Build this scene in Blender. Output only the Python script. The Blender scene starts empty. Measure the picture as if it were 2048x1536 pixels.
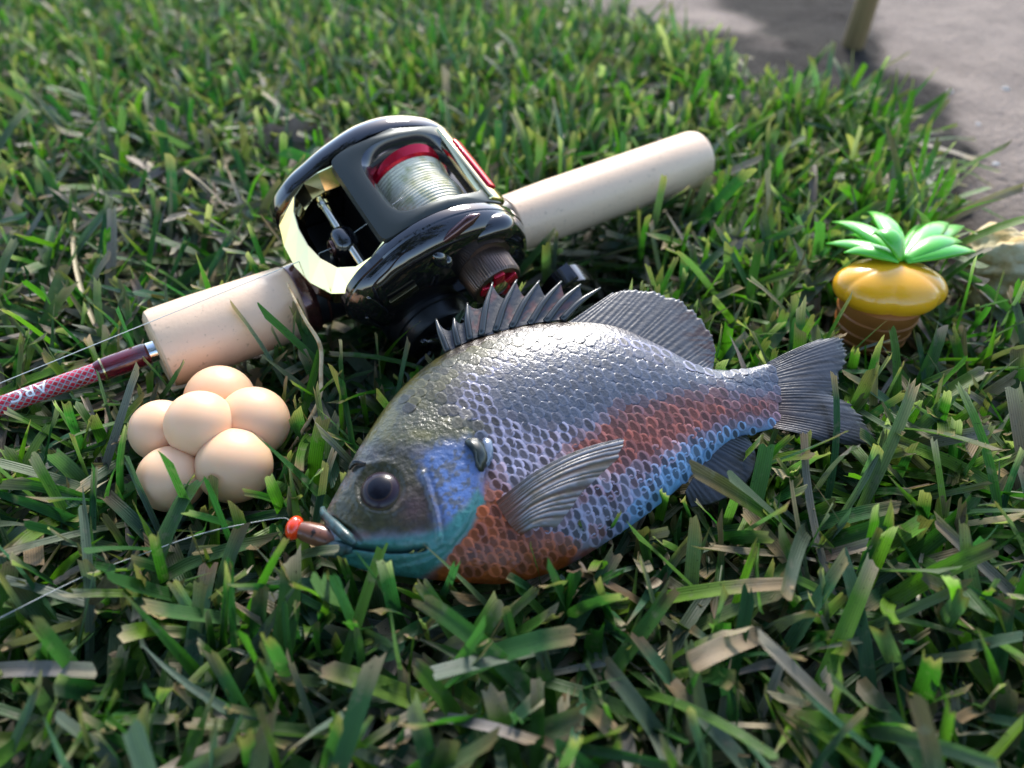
import bpy, bmesh, math, random
import numpy as np
from mathutils import Vector, Matrix
random.seed(7); rng = np.random.default_rng(11)
S = bpy.context.scene
COL = S.collection

# ------------------------------------------------------------------ camera
H = .155; PITCH = math.radians(41); F = 1540.0
CP, SP = math.cos(PITCH), math.sin(PITCH)
cam = bpy.data.cameras.new('camera'); cam_o = bpy.data.objects.new('camera', cam); COL.objects.link(cam_o)
cam.sensor_width = 36; cam.lens = F / 2048 * 36
cam.clip_start = .005; cam.clip_end = 300
cam_o.location = (0, 0, H); cam_o.rotation_euler = (math.pi / 2 - PITCH, 0, 0)
cam.dof.use_dof = True; cam.dof.focus_distance = .205; cam.dof.aperture_fstop = 9.5
S.camera = cam_o

# ------------------------------------------------------------------ sky, sun, exposure
SUN_EL, SUN_AZ = math.radians(37), math.radians(9)      # azimuth from +Y towards +X
w = bpy.data.worlds.new('World'); S.world = w; w.use_nodes = True
nt = w.node_tree; bg = nt.nodes['Background']
sky = nt.nodes.new('ShaderNodeTexSky'); sky.sky_type = 'NISHITA'; sky.sun_disc = False
sky.sun_elevation = SUN_EL; sky.sun_rotation = SUN_AZ
sky.air_density = 1.0; sky.dust_density = 1.0; sky.ozone_density = 1.5
nt.links.new(sky.outputs[0], bg.inputs[0]); bg.inputs[1].default_value = .15
sl = bpy.data.lights.new('sun', 'SUN'); so = bpy.data.objects.new('sun', sl); COL.objects.link(so)
sl.energy = 2.1; sl.angle = math.radians(16); sl.color = (1, .95, .87)
sd = Vector((math.sin(SUN_AZ) * math.cos(SUN_EL), math.cos(SUN_AZ) * math.cos(SUN_EL), math.sin(SUN_EL)))
so.rotation_euler = sd.to_track_quat('Z', 'Y').to_euler(); so.location = sd * 3
S.view_settings.view_transform = 'Standard'; S.view_settings.look = 'None'
S.view_settings.exposure = 1.42; S.view_settings.gamma = 1

# ------------------------------------------------------------------ photo pixel -> place
def pz(u, v, z):
    x = (u - 1024) / F; y = (v - 768) / F; d = (H - z) / (SP + y * CP)
    return np.array([x * d, d * (CP - y * SP), z])
def pdep(u, v, d):
    x = (u - 1024) / F; y = (v - 768) / F
    return np.array([x * d, d * (CP - y * SP), H - d * (SP + y * CP)])
def proj(p):
    p = np.asarray(p, float); x, y, z = p[..., 0], p[..., 1], p[..., 2]
    d = y * CP + (H - z) * SP; q = (H - z) * CP - y * SP
    return np.stack([1024 + F * x / d, 768 + F * q / d, d], -1)
def pplane(u, v, o, n):
    u = np.asarray(u, float); v = np.asarray(v, float)
    x = (u - 1024) / F; y = (v - 768) / F
    r = np.stack([x, CP - y * SP, -(SP + y * CP)], -1); C = np.array([0, 0, H])
    t = np.dot(o - C, n) / (r @ n)
    return C + r * t[..., None]

# ------------------------------------------------------------------ noise
def _hash(ix, iy, seed):
    h = (ix.astype(np.int64) * 374761393 + iy.astype(np.int64) * 668265263 + seed * 1442695041) & 0xffffffff
    h = ((h ^ (h >> 13)) * 1274126177) & 0xffffffff
    return ((h ^ (h >> 16)) & 0xffff) / 65535.0
def vnoise(x, y, seed=0):
    x = np.asarray(x, float); y = np.asarray(y, float)
    ix = np.floor(x); iy = np.floor(y); fx = x - ix; fy = y - iy
    fx = fx * fx * (3 - 2 * fx); fy = fy * fy * (3 - 2 * fy)
    a = _hash(ix, iy, seed); b = _hash(ix + 1, iy, seed); c = _hash(ix, iy + 1, seed); d = _hash(ix + 1, iy + 1, seed)
    return (a * (1 - fx) + b * fx) * (1 - fy) + (c * (1 - fx) + d * fx) * fy
def fbm(x, y, o=3, seed=0):
    s = 0; a = .5; n = 0
    for k in range(o):
        s = s + a * vnoise(x, y, seed + k * 17); n += a; x = x * 2.03; y = y * 2.03; a *= .5
    return s / n

def sdist0(px, poly):
    """signed distance in px to polygon (inside positive)"""
    q = px.reshape(-1, 2); P = np.array(poly, float); ins = np.zeros(len(q), bool); best = np.full(len(q), 1e9)
    for a, b in zip(P, np.roll(P, -1, 0)):
        ab = b - a; t = np.clip(((q - a) @ ab) / (ab @ ab), 0, 1); d = np.linalg.norm(q - a - t[:, None] * ab, axis=1); best = np.minimum(best, d)
        c = ((a[1] > q[:, 1]) != (b[1] > q[:, 1])); x = (b[0] - a[0]) * (q[:, 1] - a[1]) / (b[1] - a[1] + 1e-12) + a[0]; ins ^= c & (q[:, 0] < x)
    return (np.where(ins, best, -best)).reshape(px.shape[:-1])
def sstep(x, a, b):
    t = np.clip((x - a) / (b - a), 0, 1); return t * t * (3 - 2 * t)
# ------------------------------------------------------------------ materials
def mat(name, col=(.5, .5, .5), rough=.5, metal=0, spec=.5, coat=0, coat_r=.05, sss=0, trans=0, attr=None, bump=None, noise=None, alpha=1):
    m = bpy.data.materials.new(name); m.use_nodes = True; n = m.node_tree.nodes; l = m.node_tree.links
    b = n['Principled BSDF']
    b.inputs['Base Color'].default_value = (*col, 1); b.inputs['Roughness'].default_value = rough
    b.inputs['Metallic'].default_value = metal; b.inputs['Specular IOR Level'].default_value = spec
    b.inputs['Coat Weight'].default_value = coat; b.inputs['Coat Roughness'].default_value = coat_r
    b.inputs['Alpha'].default_value = alpha
    b.inputs['Transmission Weight'].default_value = trans
    if sss:
        b.inputs['Subsurface Weight'].default_value = sss; b.inputs['Subsurface Radius'].default_value = (.006, .003, .0015); b.inputs['Subsurface Scale'].default_value = 1
    out = b
    if attr:
        a = n.new('ShaderNodeAttribute'); a.attribute_name = attr; l.new(a.outputs['Color'], b.inputs['Base Color'])
    if noise:      # (scale, colour, low, high[, detail])  second colour in patches
        t = n.new('ShaderNodeTexNoise'); t.inputs['Scale'].default_value = noise[0]; t.inputs['Detail'].default_value = 5
        tc = n.new('ShaderNodeTexCoord'); l.new(tc.outputs['Object'], t.inputs['Vector'])
        r = n.new('ShaderNodeMapRange'); r.inputs[1].default_value = noise[2]; r.inputs[2].default_value = noise[3]
        l.new(t.outputs[0], r.inputs[0])
        x = n.new('ShaderNodeMix'); x.data_type = 'RGBA'; l.new(r.outputs[0], x.inputs[0])
        if attr: l.new(a.outputs['Color'], x.inputs[6])
        else: x.inputs[6].default_value = (*col, 1)
        x.inputs[7].default_value = (*noise[1], 1); l.new(x.outputs[2], b.inputs['Base Color'])
    if bump:       # (scale, strength, distance)
        t2 = n.new('ShaderNodeTexNoise'); t2.inputs['Scale'].default_value = bump[0]; t2.inputs['Detail'].default_value = 6
        tc2 = n.new('ShaderNodeTexCoord'); l.new(tc2.outputs['Object'], t2.inputs['Vector'])
        bb = n.new('ShaderNodeBump'); bb.inputs['Strength'].default_value = bump[1]; bb.inputs['Distance'].default_value = bump[2]
        l.new(t2.outputs[0], bb.inputs['Height']); l.new(bb.outputs[0], b.inputs['Normal'])
        if coat: l.new(bb.outputs[0], b.inputs['Coat Normal'])
    return m

# ------------------------------------------------------------------ mesh helpers
def mesh_obj(name, V, Fc, material, parent=None, smooth=True, col=None, uv=None):
    V = np.asarray(V, float); me = bpy.data.meshes.new(name)
    me.from_pydata(V.tolist(), [], Fc if isinstance(Fc, list) else Fc.tolist())
    if smooth: me.polygons.foreach_set('use_smooth', np.ones(len(me.polygons), bool))
    if col is not None:
        a = me.color_attributes.new('Col', 'FLOAT_COLOR', 'POINT'); c = np.ones((len(V), 4)); c[:, :3] = col
        a.data.foreach_set('color', c.ravel())
    if uv is not None:
        ul = me.uv_layers.new(name='UVMap'); li = np.zeros(len(me.loops), int); me.loops.foreach_get('vertex_index', li)
        ul.data.foreach_set('uv', np.asarray(uv)[li].ravel())
    me.update()
    if material: me.materials.append(material)
    o = bpy.data.objects.new(name, me); COL.objects.link(o)
    if parent is not None: o.parent = parent; o.matrix_parent_inverse = parent.matrix_world.inverted()
    return o
def grid_faces(r, c, closed_c=False, off=0):
    i, j = np.meshgrid(np.arange(r - 1), np.arange(c if closed_c else c - 1), indexing='ij')
    j2 = (j + 1) % c
    return (np.stack([i * c + j, i * c + j2, (i + 1) * c + j2, (i + 1) * c + j], -1).reshape(-1, 4) + off)
def frames(P):
    P = np.asarray(P, float); T = np.gradient(P, axis=0); T /= np.linalg.norm(T, axis=1)[:, None]
    up = np.array([0, 0, 1.]) if abs(T[0][2]) < .9 else np.array([1., 0, 0])
    N = [];  n = np.cross(T[0], up); n /= np.linalg.norm(n)
    for t in T:
        n = n - t * np.dot(n, t); n /= np.linalg.norm(n); N.append(n)
    N = np.array(N); return T, N, np.cross(T, N)
def tube_data(P, R, seg=10, cap=True, sx=1., sy=1.):
    P = np.asarray(P, float); R = np.broadcast_to(np.asarray(R, float), (len(P),))
    T, N, B = frames(P); a = np.linspace(0, 2 * np.pi, seg, endpoint=False)
    V = P[:, None] + R[:, None, None] * (np.cos(a)[None, :, None] * N[:, None] * sx + np.sin(a)[None, :, None] * B[:, None] * sy)
    V = V.reshape(-1, 3); Fc = grid_faces(len(P), seg, True).tolist()
    if cap: Fc += [list(range(seg))[::-1], list(range((len(P) - 1) * seg, len(P) * seg))]
    return V, Fc
def spline(P, n):
    P = np.asarray(P, float); k = len(P); t = np.linspace(0, k - 1, n); i = np.clip(t.astype(int), 0, k - 2); f = (t - i)[:, None]
    Pm = np.vstack([2 * P[0] - P[1], P, 2 * P[-1] - P[-2]])
    a, b, c, d = Pm[i], Pm[i + 1], Pm[i + 2], Pm[i + 3]
    return .5 * (2 * b + (c - a) * f + (2 * a - 5 * b + 4 * c - d) * f ** 2 + (3 * b - a - 3 * c + d) * f ** 3)
def tube(name, P, R, material, parent=None, seg=10, n=None, sx=1, sy=1):
    P = np.asarray(P, float)
    if n:
        R = np.broadcast_to(np.asarray(R, float), (len(P),)); R = np.interp(np.linspace(0, 1, n), np.linspace(0, 1, len(R)), R); P = spline(P, n)
    V, Fc = tube_data(P, R, seg, True, sx, sy); return mesh_obj(name, V, Fc, material, parent)
def lathe(name, O, A, prof, material, parent=None, seg=40, ref=None, rfun=None):
    """prof: list of (distance along axis, radius) in metres; caps closed at both ends"""
    A = np.asarray(A, float); A = A / np.linalg.norm(A); ref = (np.array([0, 0, 1.]) if abs(A[2]) < .8 else np.array([1., 0, 0])) if ref is None else ref
    n = ref - A * (ref @ A); n /= np.linalg.norm(n); b = np.cross(A, n); a = np.linspace(0, 2 * np.pi, seg, endpoint=False)
    V = []
    for d, r in prof:
        rr = r if rfun is None else r * rfun(a)
        V.append(O + A * d + (np.cos(a) * rr)[:, None] * n + (np.sin(a) * rr)[:, None] * b)
    V = np.vstack(V); Fc = grid_faces(len(prof), seg, True).tolist()
    Fc += [list(range(seg))[::-1], list(range((len(prof) - 1) * seg, len(prof) * seg))]
    o = mesh_obj(name, V, Fc, material, parent); sharp(o); return o
def sharp(o, ang=35):
    me = o.data; bm = bmesh.new(); bm.from_mesh(me); bmesh.ops.recalc_face_normals(bm, faces=bm.faces)
    for e in bm.edges:
        if len(e.link_faces) == 2 and e.calc_face_angle(0) > math.radians(ang): e.smooth = False
    bm.to_mesh(me); bm.free()
def rbox(name, c, ax, dims, bev, material, parent=None, seg=3):
    bm = bmesh.new(); bmesh.ops.create_cube(bm, size=1)
    for v in bm.verts: v.co = Vector((v.co.x * dims[0], v.co.y * dims[1], v.co.z * dims[2]))
    bmesh.ops.bevel(bm, geom=bm.edges[:], offset=bev, segments=seg, profile=.5, affect='EDGES')
    for v in bm.verts:
        q = c + ax[0] * v.co.x + ax[1] * v.co.y + ax[2] * v.co.z; v.co = Vector(q)
    bmesh.ops.recalc_face_normals(bm, faces=bm.faces)
    me = bpy.data.meshes.new(name); bm.to_mesh(me); bm.free(); me.materials.append(material)
    me.polygons.foreach_set('use_smooth', np.ones(len(me.polygons), bool))
    o = bpy.data.objects.new(name, me); COL.objects.link(o)
    if parent is not None: o.parent = parent; o.matrix_parent_inverse = parent.matrix_world.inverted()
    sharp(o, 50); return o
def ellipsoid(name, c, ax, r, material, parent=None, nu=32, nv=20, fun=None, col=None):
    th = np.linspace(0, np.pi, nv); ph = np.linspace(0, 2 * np.pi, nu, endpoint=False); T, Ph = np.meshgrid(th, ph, indexing='ij')
    d = np.stack([np.sin(T) * np.cos(Ph), np.sin(T) * np.sin(Ph), np.cos(T)], -1).reshape(-1, 3); q = d * np.asarray(r)
    if fun is not None: q = q * fun(d)[:, None]
    V = c + q @ np.asarray(ax); o = mesh_obj(name, V, grid_faces(nv, nu, True), material, parent)
    bm = bmesh.new(); bm.from_mesh(o.data); bmesh.ops.remove_doubles(bm, verts=bm.verts, dist=1e-7); bmesh.ops.recalc_face_normals(bm, faces=bm.faces); bm.to_mesh(o.data); bm.free()
    return o
def empty(name, loc, label, cat, group=None):
    o = bpy.data.objects.new(name, None); COL.objects.link(o); o.location = Vector(loc); o.empty_display_size = .01
    o['label'] = label; o['category'] = cat
    if group: o['group'] = group
    bpy.context.view_layer.update(); return o
def tag(o, label, cat, group=None):
    o['label'] = label; o['category'] = cat
    if group: o['group'] = group
    return o
I3 = np.eye(3)

# ================================================================== SETTING: ground
# edge of the lawn towards the bare earth, traced on the ground
edge_px = [(820, -140), (920, -20), (1100, 30), (1250, 75), (1350, 135), (1450, 215), (1580, 250), (1710, 250), (1790, 320), (1830, 400), (1850, 480), (1930, 570), (2040, 660), (2200, 730)]
edge = spline(np.array([pz(u, v, -.012)[:2] for u, v in edge_px]), 80)
edge = np.vstack([edge[0] + [(-.8), 1.6], edge, edge[-1] + [.5, -.12], edge[-1] + [3, -.3]])
def earth_dist(x, y):
    """signed distance to the lawn edge: positive on bare earth"""
    q = np.stack([np.ravel(x), np.ravel(y)], -1); a = edge[:-1]; b = edge[1:]; ab = b - a
    best = np.full(len(q), 1e9); sg = np.ones(len(q))
    for k in range(len(a)):
        t = np.clip(((q - a[k]) @ ab[k]) / (ab[k] @ ab[k]), 0, 1); r = q - (a[k] + t[:, None] * ab[k]); d = np.hypot(r[:, 0], r[:, 1])
        s = np.sign(ab[k][0] * (q[:, 1] - a[k][1]) - ab[k][1] * (q[:, 0] - a[k][0]))
        m = d < best - 1e-9; best[m] = d[m]; sg[m] = s[m]
    return (best * sg).reshape(np.shape(x))
gx = np.concatenate([-np.geomspace(60, 1.2, 14), np.linspace(-1.1, 1.1, 300), np.geomspace(1.2, 60, 14)])
gy = np.concatenate([-np.geomspace(60, .4, 12), np.linspace(-.3, 1.2, 240), np.geomspace(1.3, 60, 16)])
GX, GY = np.meshgrid(gx, gy, indexing='ij')
ed = earth_dist(GX, GY)
lift = np.clip((ed + .012) / .04, 0, 1); lift = lift * lift * (3 - 2 * lift)
GZ = -.028 + .014 * lift + .006 * (fbm(GX * 22, GY * 22, 3, 5) - .5) + .003 * lift * (fbm(GX * 130, GY * 130, 3, 9) - .5)
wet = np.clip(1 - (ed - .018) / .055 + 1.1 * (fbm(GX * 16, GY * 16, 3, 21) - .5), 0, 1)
gpx = proj(np.stack([GX, GY, GX * 0 - .014], -1)); darkp = sstep(sdist0(gpx[..., :2], [(1330, 60), (1470, 70), (1560, 90), (1420, -10), (1340, -70), (1740, -70), (1735, 70), (1790, 120), (1890, 190), (1955, 330), (1945, 430), (1850, 480), (1600, 320), (1400, 220)]) + 70 * (fbm(GX * 30, GY * 30, 3, 3) - .5), -18, 18) * (gpx[..., 2] > .1)
wet = np.maximum(wet * .75, darkp)  # bare earth is darker along the lawn edge and in the traced patch
dry = np.array([.235, .19, .16]); darkc = np.array([.010, .0075, .006]); soil = np.array([.028, .021, .013])  # lighter earth, darker earth, soil under the grass
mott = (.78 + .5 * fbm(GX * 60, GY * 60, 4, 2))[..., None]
gc = (dry * (1 - wet[..., None]) + darkc * wet[..., None]) * mott
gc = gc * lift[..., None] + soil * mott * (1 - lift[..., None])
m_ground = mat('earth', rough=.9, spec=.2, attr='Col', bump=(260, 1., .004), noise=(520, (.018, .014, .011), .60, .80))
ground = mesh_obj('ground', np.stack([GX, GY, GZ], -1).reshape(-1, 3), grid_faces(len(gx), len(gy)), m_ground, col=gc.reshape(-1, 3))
ground['kind'] = 'structure'
def ground_z(x, y): return -.028

# ================================================================== FISHING ROD
A0 = pz(315, 700, .0125); B0 = pz(1393, 316, .015); RL = np.linalg.norm(B0 - A0); RX = (B0 - A0) / RL
perp = np.array([RX[1], -RX[0], 0]); perp /= np.linalg.norm(perp)
rup = np.cross(RX, perp); rup = rup if rup[2] > 0 else -rup
def axis_t(u):
    """distance along the rod axis whose point shows at photo column u"""
    t = np.linspace(-.3, .3, 6001); q = proj(A0 + RX * t[:, None])[:, 0]; return float(t[np.argmin(abs(q - u))])
m_cork = mat('cork', (.86, .60, .41), .45, spec=.4, coat=.35, coat_r=.2, noise=(700, (.55, .36, .23), .62, .76), bump=(900, .25, .0004))
m_cork2 = mat('cork_end', (.66, .45, .27), .6, spec=.3, noise=(300, (.28, .15, .07), .55, .75), bump=(700, .4, .0004))
m_black = mat('black_gloss', (.008, .008, .010), .12, spec=.6, coat=1, coat_r=.03)
m_blacksat = mat('black_satin', (.012, .012, .014), .38, spec=.5)
m_maroon = mat('maroon_lacquer', (.11, .006, .014), .18, spec=.5, coat=1, coat_r=.03)
m_gold = mat('gold_metal', (.80, .62, .30), .16, metal=1)
m_silver = mat('silver_metal', (.85, .84, .80), .14, metal=1)
m_bronze = mat('dark_bronze', (.10, .035, .03), .2, metal=.6, coat=.8)

def blank_material():
    m = bpy.data.materials.new('diamond_blank'); m.use_nodes = True; n = m.node_tree.nodes; l = m.node_tree.links; b = n['Principled BSDF']
    uv = n.new('ShaderNodeUVMap'); uv.uv_map = 'UVMap'; sp = n.new('ShaderNodeSeparateXYZ'); l.new(uv.outputs[0], sp.inputs[0])
    def mth(op, a, bb=None):
        x = n.new('ShaderNodeMath'); x.operation = op
        for k, q in enumerate((a, bb)):
            if q is None: continue
            if isinstance(q, (int, float)): x.inputs[k].default_value = q
            else: l.new(q, x.inputs[k])
        return x.outputs[0]
    fr = []; fl = []
    for sg in (1, -1):
        k = mth('ADD', mth('MULTIPLY', sp.outputs[0], 9), mth('MULTIPLY', sp.outputs[1], sg * 520.))
        fr.append(mth('ABSOLUTE', mth('SUBTRACT', mth('FRACT', k), .5))); fl.append(mth('FLOOR', k))
    inside = mth('LESS_THAN', mth('MAXIMUM', fr[0], fr[1]), .39)
    cmb = n.new('ShaderNodeCombineXYZ'); l.new(fl[0], cmb.inputs[0]); l.new(fl[1], cmb.inputs[1])
    wn = n.new('ShaderNodeTexWhiteNoise'); wn.noise_dimensions = '2D'; l.new(cmb.outputs[0], wn.inputs['Vector'])
    mx = n.new('ShaderNodeMix'); mx.data_type = 'RGBA'; l.new(wn.outputs[0], mx.inputs[0]); mx.inputs[6].default_value = (.35, .006, .012, 1); mx.inputs[7].default_value = (.62, .012, .05, 1)
    m2 = n.new('ShaderNodeMix'); m2.data_type = 'RGBA'; l.new(inside, m2.inputs[0]); m2.inputs[6].default_value = (.30, .28, .31, 1); l.new(mx.outputs[2], m2.inputs[7])
    l.new(m2.outputs[2], b.inputs['Base Color']); b.inputs['Roughness'].default_value = .25; b.inputs['Coat Weight'].default_value = 1; b.inputs['Coat Roughness'].default_value = .03
    return m
m_blank = blank_material(); m_white = mat('white_ink', (.85, .85, .87), .35, coat=.5)

rod = empty('fishing_rod', A0 - np.array([0, 0, .0125]), 'casting rod with cork grips and red diamond-patterned blank lying on the grass', 'fishing rod')
t_wrapL, t_wrapR = axis_t(192), axis_t(297)
def blank_r(t): return .0027 - .0009 * np.clip(-t, 0, 1.2)
tt = np.linspace(-1.15, t_wrapL + .004, 90); a = np.linspace(0, 2 * np.pi, 41)
V = np.array([[A0 + RX * t + blank_r(t) * (math.cos(q) * rup + math.sin(q) * perp) for q in a] for t in tt])
UV = np.array([[(q / 2 / math.pi, t) for q in a] for t in tt])
blank = mesh_obj('blank', V.reshape(-1, 3), grid_faces(len(tt), 41), m_blank, rod, uv=UV.reshape(-1, 2))
# white lettering, printed round the blank, read from the handle towards the tip
def wrap_text(txt, t0, ang0, size):
    cu = bpy.data.curves.new('lettering', 'FONT'); cu.body = txt; cu.size = size; cu.extrude = 0; cu.offset = .00004
    ob = bpy.data.objects.new('lettering_tmp', cu); COL.objects.link(ob); bpy.context.view_layer.update()
    me = bpy.data.meshes.new_from_object(ob.evaluated_get(bpy.context.evaluated_depsgraph_get())); bpy.data.objects.remove(ob)
    bm = bmesh.new(); bm.from_mesh(me); bmesh.ops.triangulate(bm, faces=bm.faces)
    bmesh.ops.subdivide_edges(bm, edges=[e for e in bm.edges if e.calc_length() > size * .12], cuts=3)
    bmesh.ops.triangulate(bm, faces=bm.faces)
    for v in bm.verts:
        t = t0 - v.co.x; r = blank_r(t) + .00006; q = ang0 + v.co.y / r
        v.co = Vector(A0 + RX * t + r * (math.cos(q) * rup + math.sin(q) * perp))
    bmesh.ops.recalc_face_normals(bm, faces=bm.faces); bm.to_mesh(me); bm.free(); me.name = 'lettering'; me.materials.append(m_white)
    o = bpy.data.objects.new('lettering', me); COL.objects.link(o); o.parent = blank; o.matrix_parent_inverse = blank.matrix_world.inverted(); return o
wrap_text('ARC', axis_t(100), -.15, .0050)
lathe('thread_wrap', A0, RX, [(t_wrapL, .0027), (t_wrapL + .0012, .0031), (t_wrapL + .004, .0033), (t_wrapR - .001, .0034), (t_wrapR, .0031)], m_maroon, rod)
tg = axis_t(205); lathe('trim_ring', A0, RX, [(tg, .0031), (tg, .00345), (tg + .0005, .00345), (tg + .0005, .0031)], m_gold, rod)
lathe('winding_check', A0, RX, [(t_wrapR, .0026), (t_wrapR, .0031), (t_wrapR + .0022, .0031), (t_wrapR + .003, .0033), (.0004, .0033)], m_silver, rod)
tG = axis_t(588)
fg = lathe('fore_grip', A0, RX, [(0, .0108), (.0006, .0117), (.002, .0122), (.012, .0123), (tG * .6, .0121), (tG - .001, .0118), (tG, .0112)], m_cork, rod, seg=64)
lathe('grip_face', A0, RX, [(-.0004, .004), (-.0004, .0100), (.0006, .0112), (.001, .010)], m_cork2, fg, seg=64)
tR = axis_t(1012); O0 = None
st = lathe('reel_seat', A0, RX, [(tG, .0100), (tG + .004, .0104), (tG + .014, .0098), (tG + .03, .0096), (tR - .01, .0098), (tR, .0102)], m_blacksat, rod, seg=56)
lathe('locking_ring', A0, RX, [(tG, .0110), (tG, .0118), (tG + .003, .0122), (tG + .0045, .0116), (tG + .0045, .0095)], m_bronze, st, seg=56)
lathe('brass_ring', A0, RX, [(tG + .0075, .0100), (tG + .0075, .0109), (tG + .0083, .0109), (tG + .0083, .0100)], m_bronze, st, seg=56)
lathe('brass_ring', A0, RX, [(tG + .0165, .0095), (tG + .0165, .0107), (tG + .0173, .0107), (tG + .0173, .0095)], m_gold, st, seg=56)
lathe('rear_grip', A0, RX, [(tR, .0098), (tR + .0008, .0106), (tR + .02, .0112), (RL - .02, .0114), (RL - .003, .0115), (RL - .0008, .0110), (RL, .0100), (RL + .0001, .001)], m_cork, rod, seg=64)

# ================================================================== BAITCASTING REEL (X along rod to butt, Y to the handle side, Z away from the rod)
PHI = math.radians(20)
RY = math.cos(PHI) * perp - math.sin(PHI) * rup; RZ = math.sin(PHI) * perp + math.cos(PHI) * rup
RO = A0 + RX * axis_t(815)
def L(x, y, z):
    x, y, z = np.broadcast_arrays(np.asarray(x, float), np.asarray(y, float), np.asarray(z, float))
    return RO + (x[..., None] * RX + y[..., None] * RY + z[..., None] * RZ) * .001
def loc_on(u, v, ax, val):
    n = (RX, RY, RZ)[ax]; p = pplane(np.float64(u), np.float64(v), RO + n * val * .001, n) - RO
    return np.array([p @ RX, p @ RY, p @ RZ]) * 1000
reel = empty('fishing_reel', L(0, 0, 0), 'glossy black baitcasting reel with gold front rim and red spool on the rod', 'fishing reel')
m_cover = mat('gunmetal_matte', (.050, .058, .055), .38, metal=.5, spec=.5)
m_lip = mat('gunmetal_gloss', (.045, .048, .062), .16, metal=.75, coat=.6)
m_goldc = mat('champagne_chrome', (.78, .66, .38), .09, metal=1)
m_chromek = mat('black_chrome', (.045, .042, .045), .06, metal=.85, coat=1, coat_r=.02)
m_red = mat('red_anodised', (.72, .010, .04), .22, metal=.65, coat=.5)
m_knob = mat('brown_anodised', (.16, .11, .09), .28, metal=.9)
m_steel = mat('polished_steel', (.62, .58, .48), .12, metal=1)
m_line = mat('line_pack', (.80, .74, .56), .35, spec=.5, noise=(260, (.48, .46, .24), .45, .66), bump=(2400, .6, .0002))

prof_pts = np.array([(-37, 12), (-38.5, 20), (-34, 27), (-27.5, 32), (-20, 36.8), (-8, 41.8), (5, 42.2), (18, 37.5), (27, 29), (31.5, 18), (31, 8), (24, 2), (8, -1), (-14, 1), (-30, 6)], float)
def closed_spline(P, n):
    k = len(P); t = np.linspace(0, k, n, endpoint=False); i = t.astype(int); f = (t - i)[:, None]
    a, b, c, d = P[(i - 1) % k], P[i % k], P[(i + 1) % k], P[(i + 2) % k]
    return .5 * (2 * b + (c - a) * f + (2 * a - 5 * b + 4 * c - d) * f ** 2 + (3 * b - a - 3 * c + d) * f ** 3)
PROF = closed_spline(prof_pts, 120)
HPROF = PROF.copy(); HPROF[:, 0] = np.where(HPROF[:, 0] < -17, -17 + (HPROF[:, 0] + 17) * .78, HPROF[:, 0])
def side_plate(name, rings, m, c=(0, 21), P=None):
    """rings: (Y, scale, inset shift x, z)"""
    V = []; c = np.array(c, float)
    for y, s in rings:
        q = c + ((PROF if P is None else P) - c) * s; V.append(L(q[:, 0], y, q[:, 1]))
    V = np.vstack(V); n = len(PROF); Fc = grid_faces(len(rings), n, True).tolist(); Fc += [list(range(n))[::-1], list(range((len(rings) - 1) * n, len(rings) * n))]
    o = mesh_obj(name, V, Fc, m, reel); sharp(o, 28); return o
side_plate('palm_side_plate', [(-18, .93), (-18, .985), (-19, 1.0), (-22, .99), (-25, .93), (-27.5, .80), (-29, .6), (-29.6, .3)], m_chromek)
hp = side_plate('handle_side_plate', [(17.5, .93), (17.5, .985), (18.2, 1.0), (20.5, 1.0), (21, .985), (21.6, .985), (24, .94), (26, .86), (27.2, .72), (27.8, .4)], m_chromek, P=HPROF)

# top cover: a ring round the thumb window, its inner lip falling towards the spool
ztop_x = PROF[:60]; order = np.argsort(prof_pts[2:10, 0])
def ztop(x):
    P = spline(prof_pts[1:11], 200); P = P[:np.argmax(P[:, 0]) + 1]; return np.interp(x, P[:, 0], P[:, 1])
ang = np.linspace(0, 2 * np.pi, 128, endpoint=False)
def sup(a, cx, cy, rx, ry, e):
    return cx + rx * np.sign(np.cos(a)) * np.abs(np.cos(a)) ** e, cy + ry * np.sign(np.sin(a)) * np.abs(np.sin(a)) ** e
rings = []
spec = [(0.5, 0, 20.8, 17.6, .12, -2.4), (0.5, 0, 20.8, 17.6, .12, .15), (1.0, 0, 19, 16.4, .3, .35), (1.5, 0, 16.6, 14.6, .42, .35), (1.7, 0, 15.9, 14.0, .45, .1), (2., .3, 14.4, 12.6, .5, -2.2), (2., .3, 13.6, 12.0, .5, -5.2), (2., .3, 13.4, 11.8, .5, -7.0)]
for cx, cy, rx, ry, e, dz in spec:
    x, y = sup(ang, cx, cy, rx, ry, e); rings.append(L(x, y, ztop(x) + dz))
tc = mesh_obj('top_cover', np.vstack(rings[:5]), grid_faces(5, 128, True), m_cover, reel); sharp(tc, 40)
lp = mesh_obj('window_lip', np.vstack(rings[4:]), grid_faces(4, 128, True), m_lip, tc); sharp(lp, 60)

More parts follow.
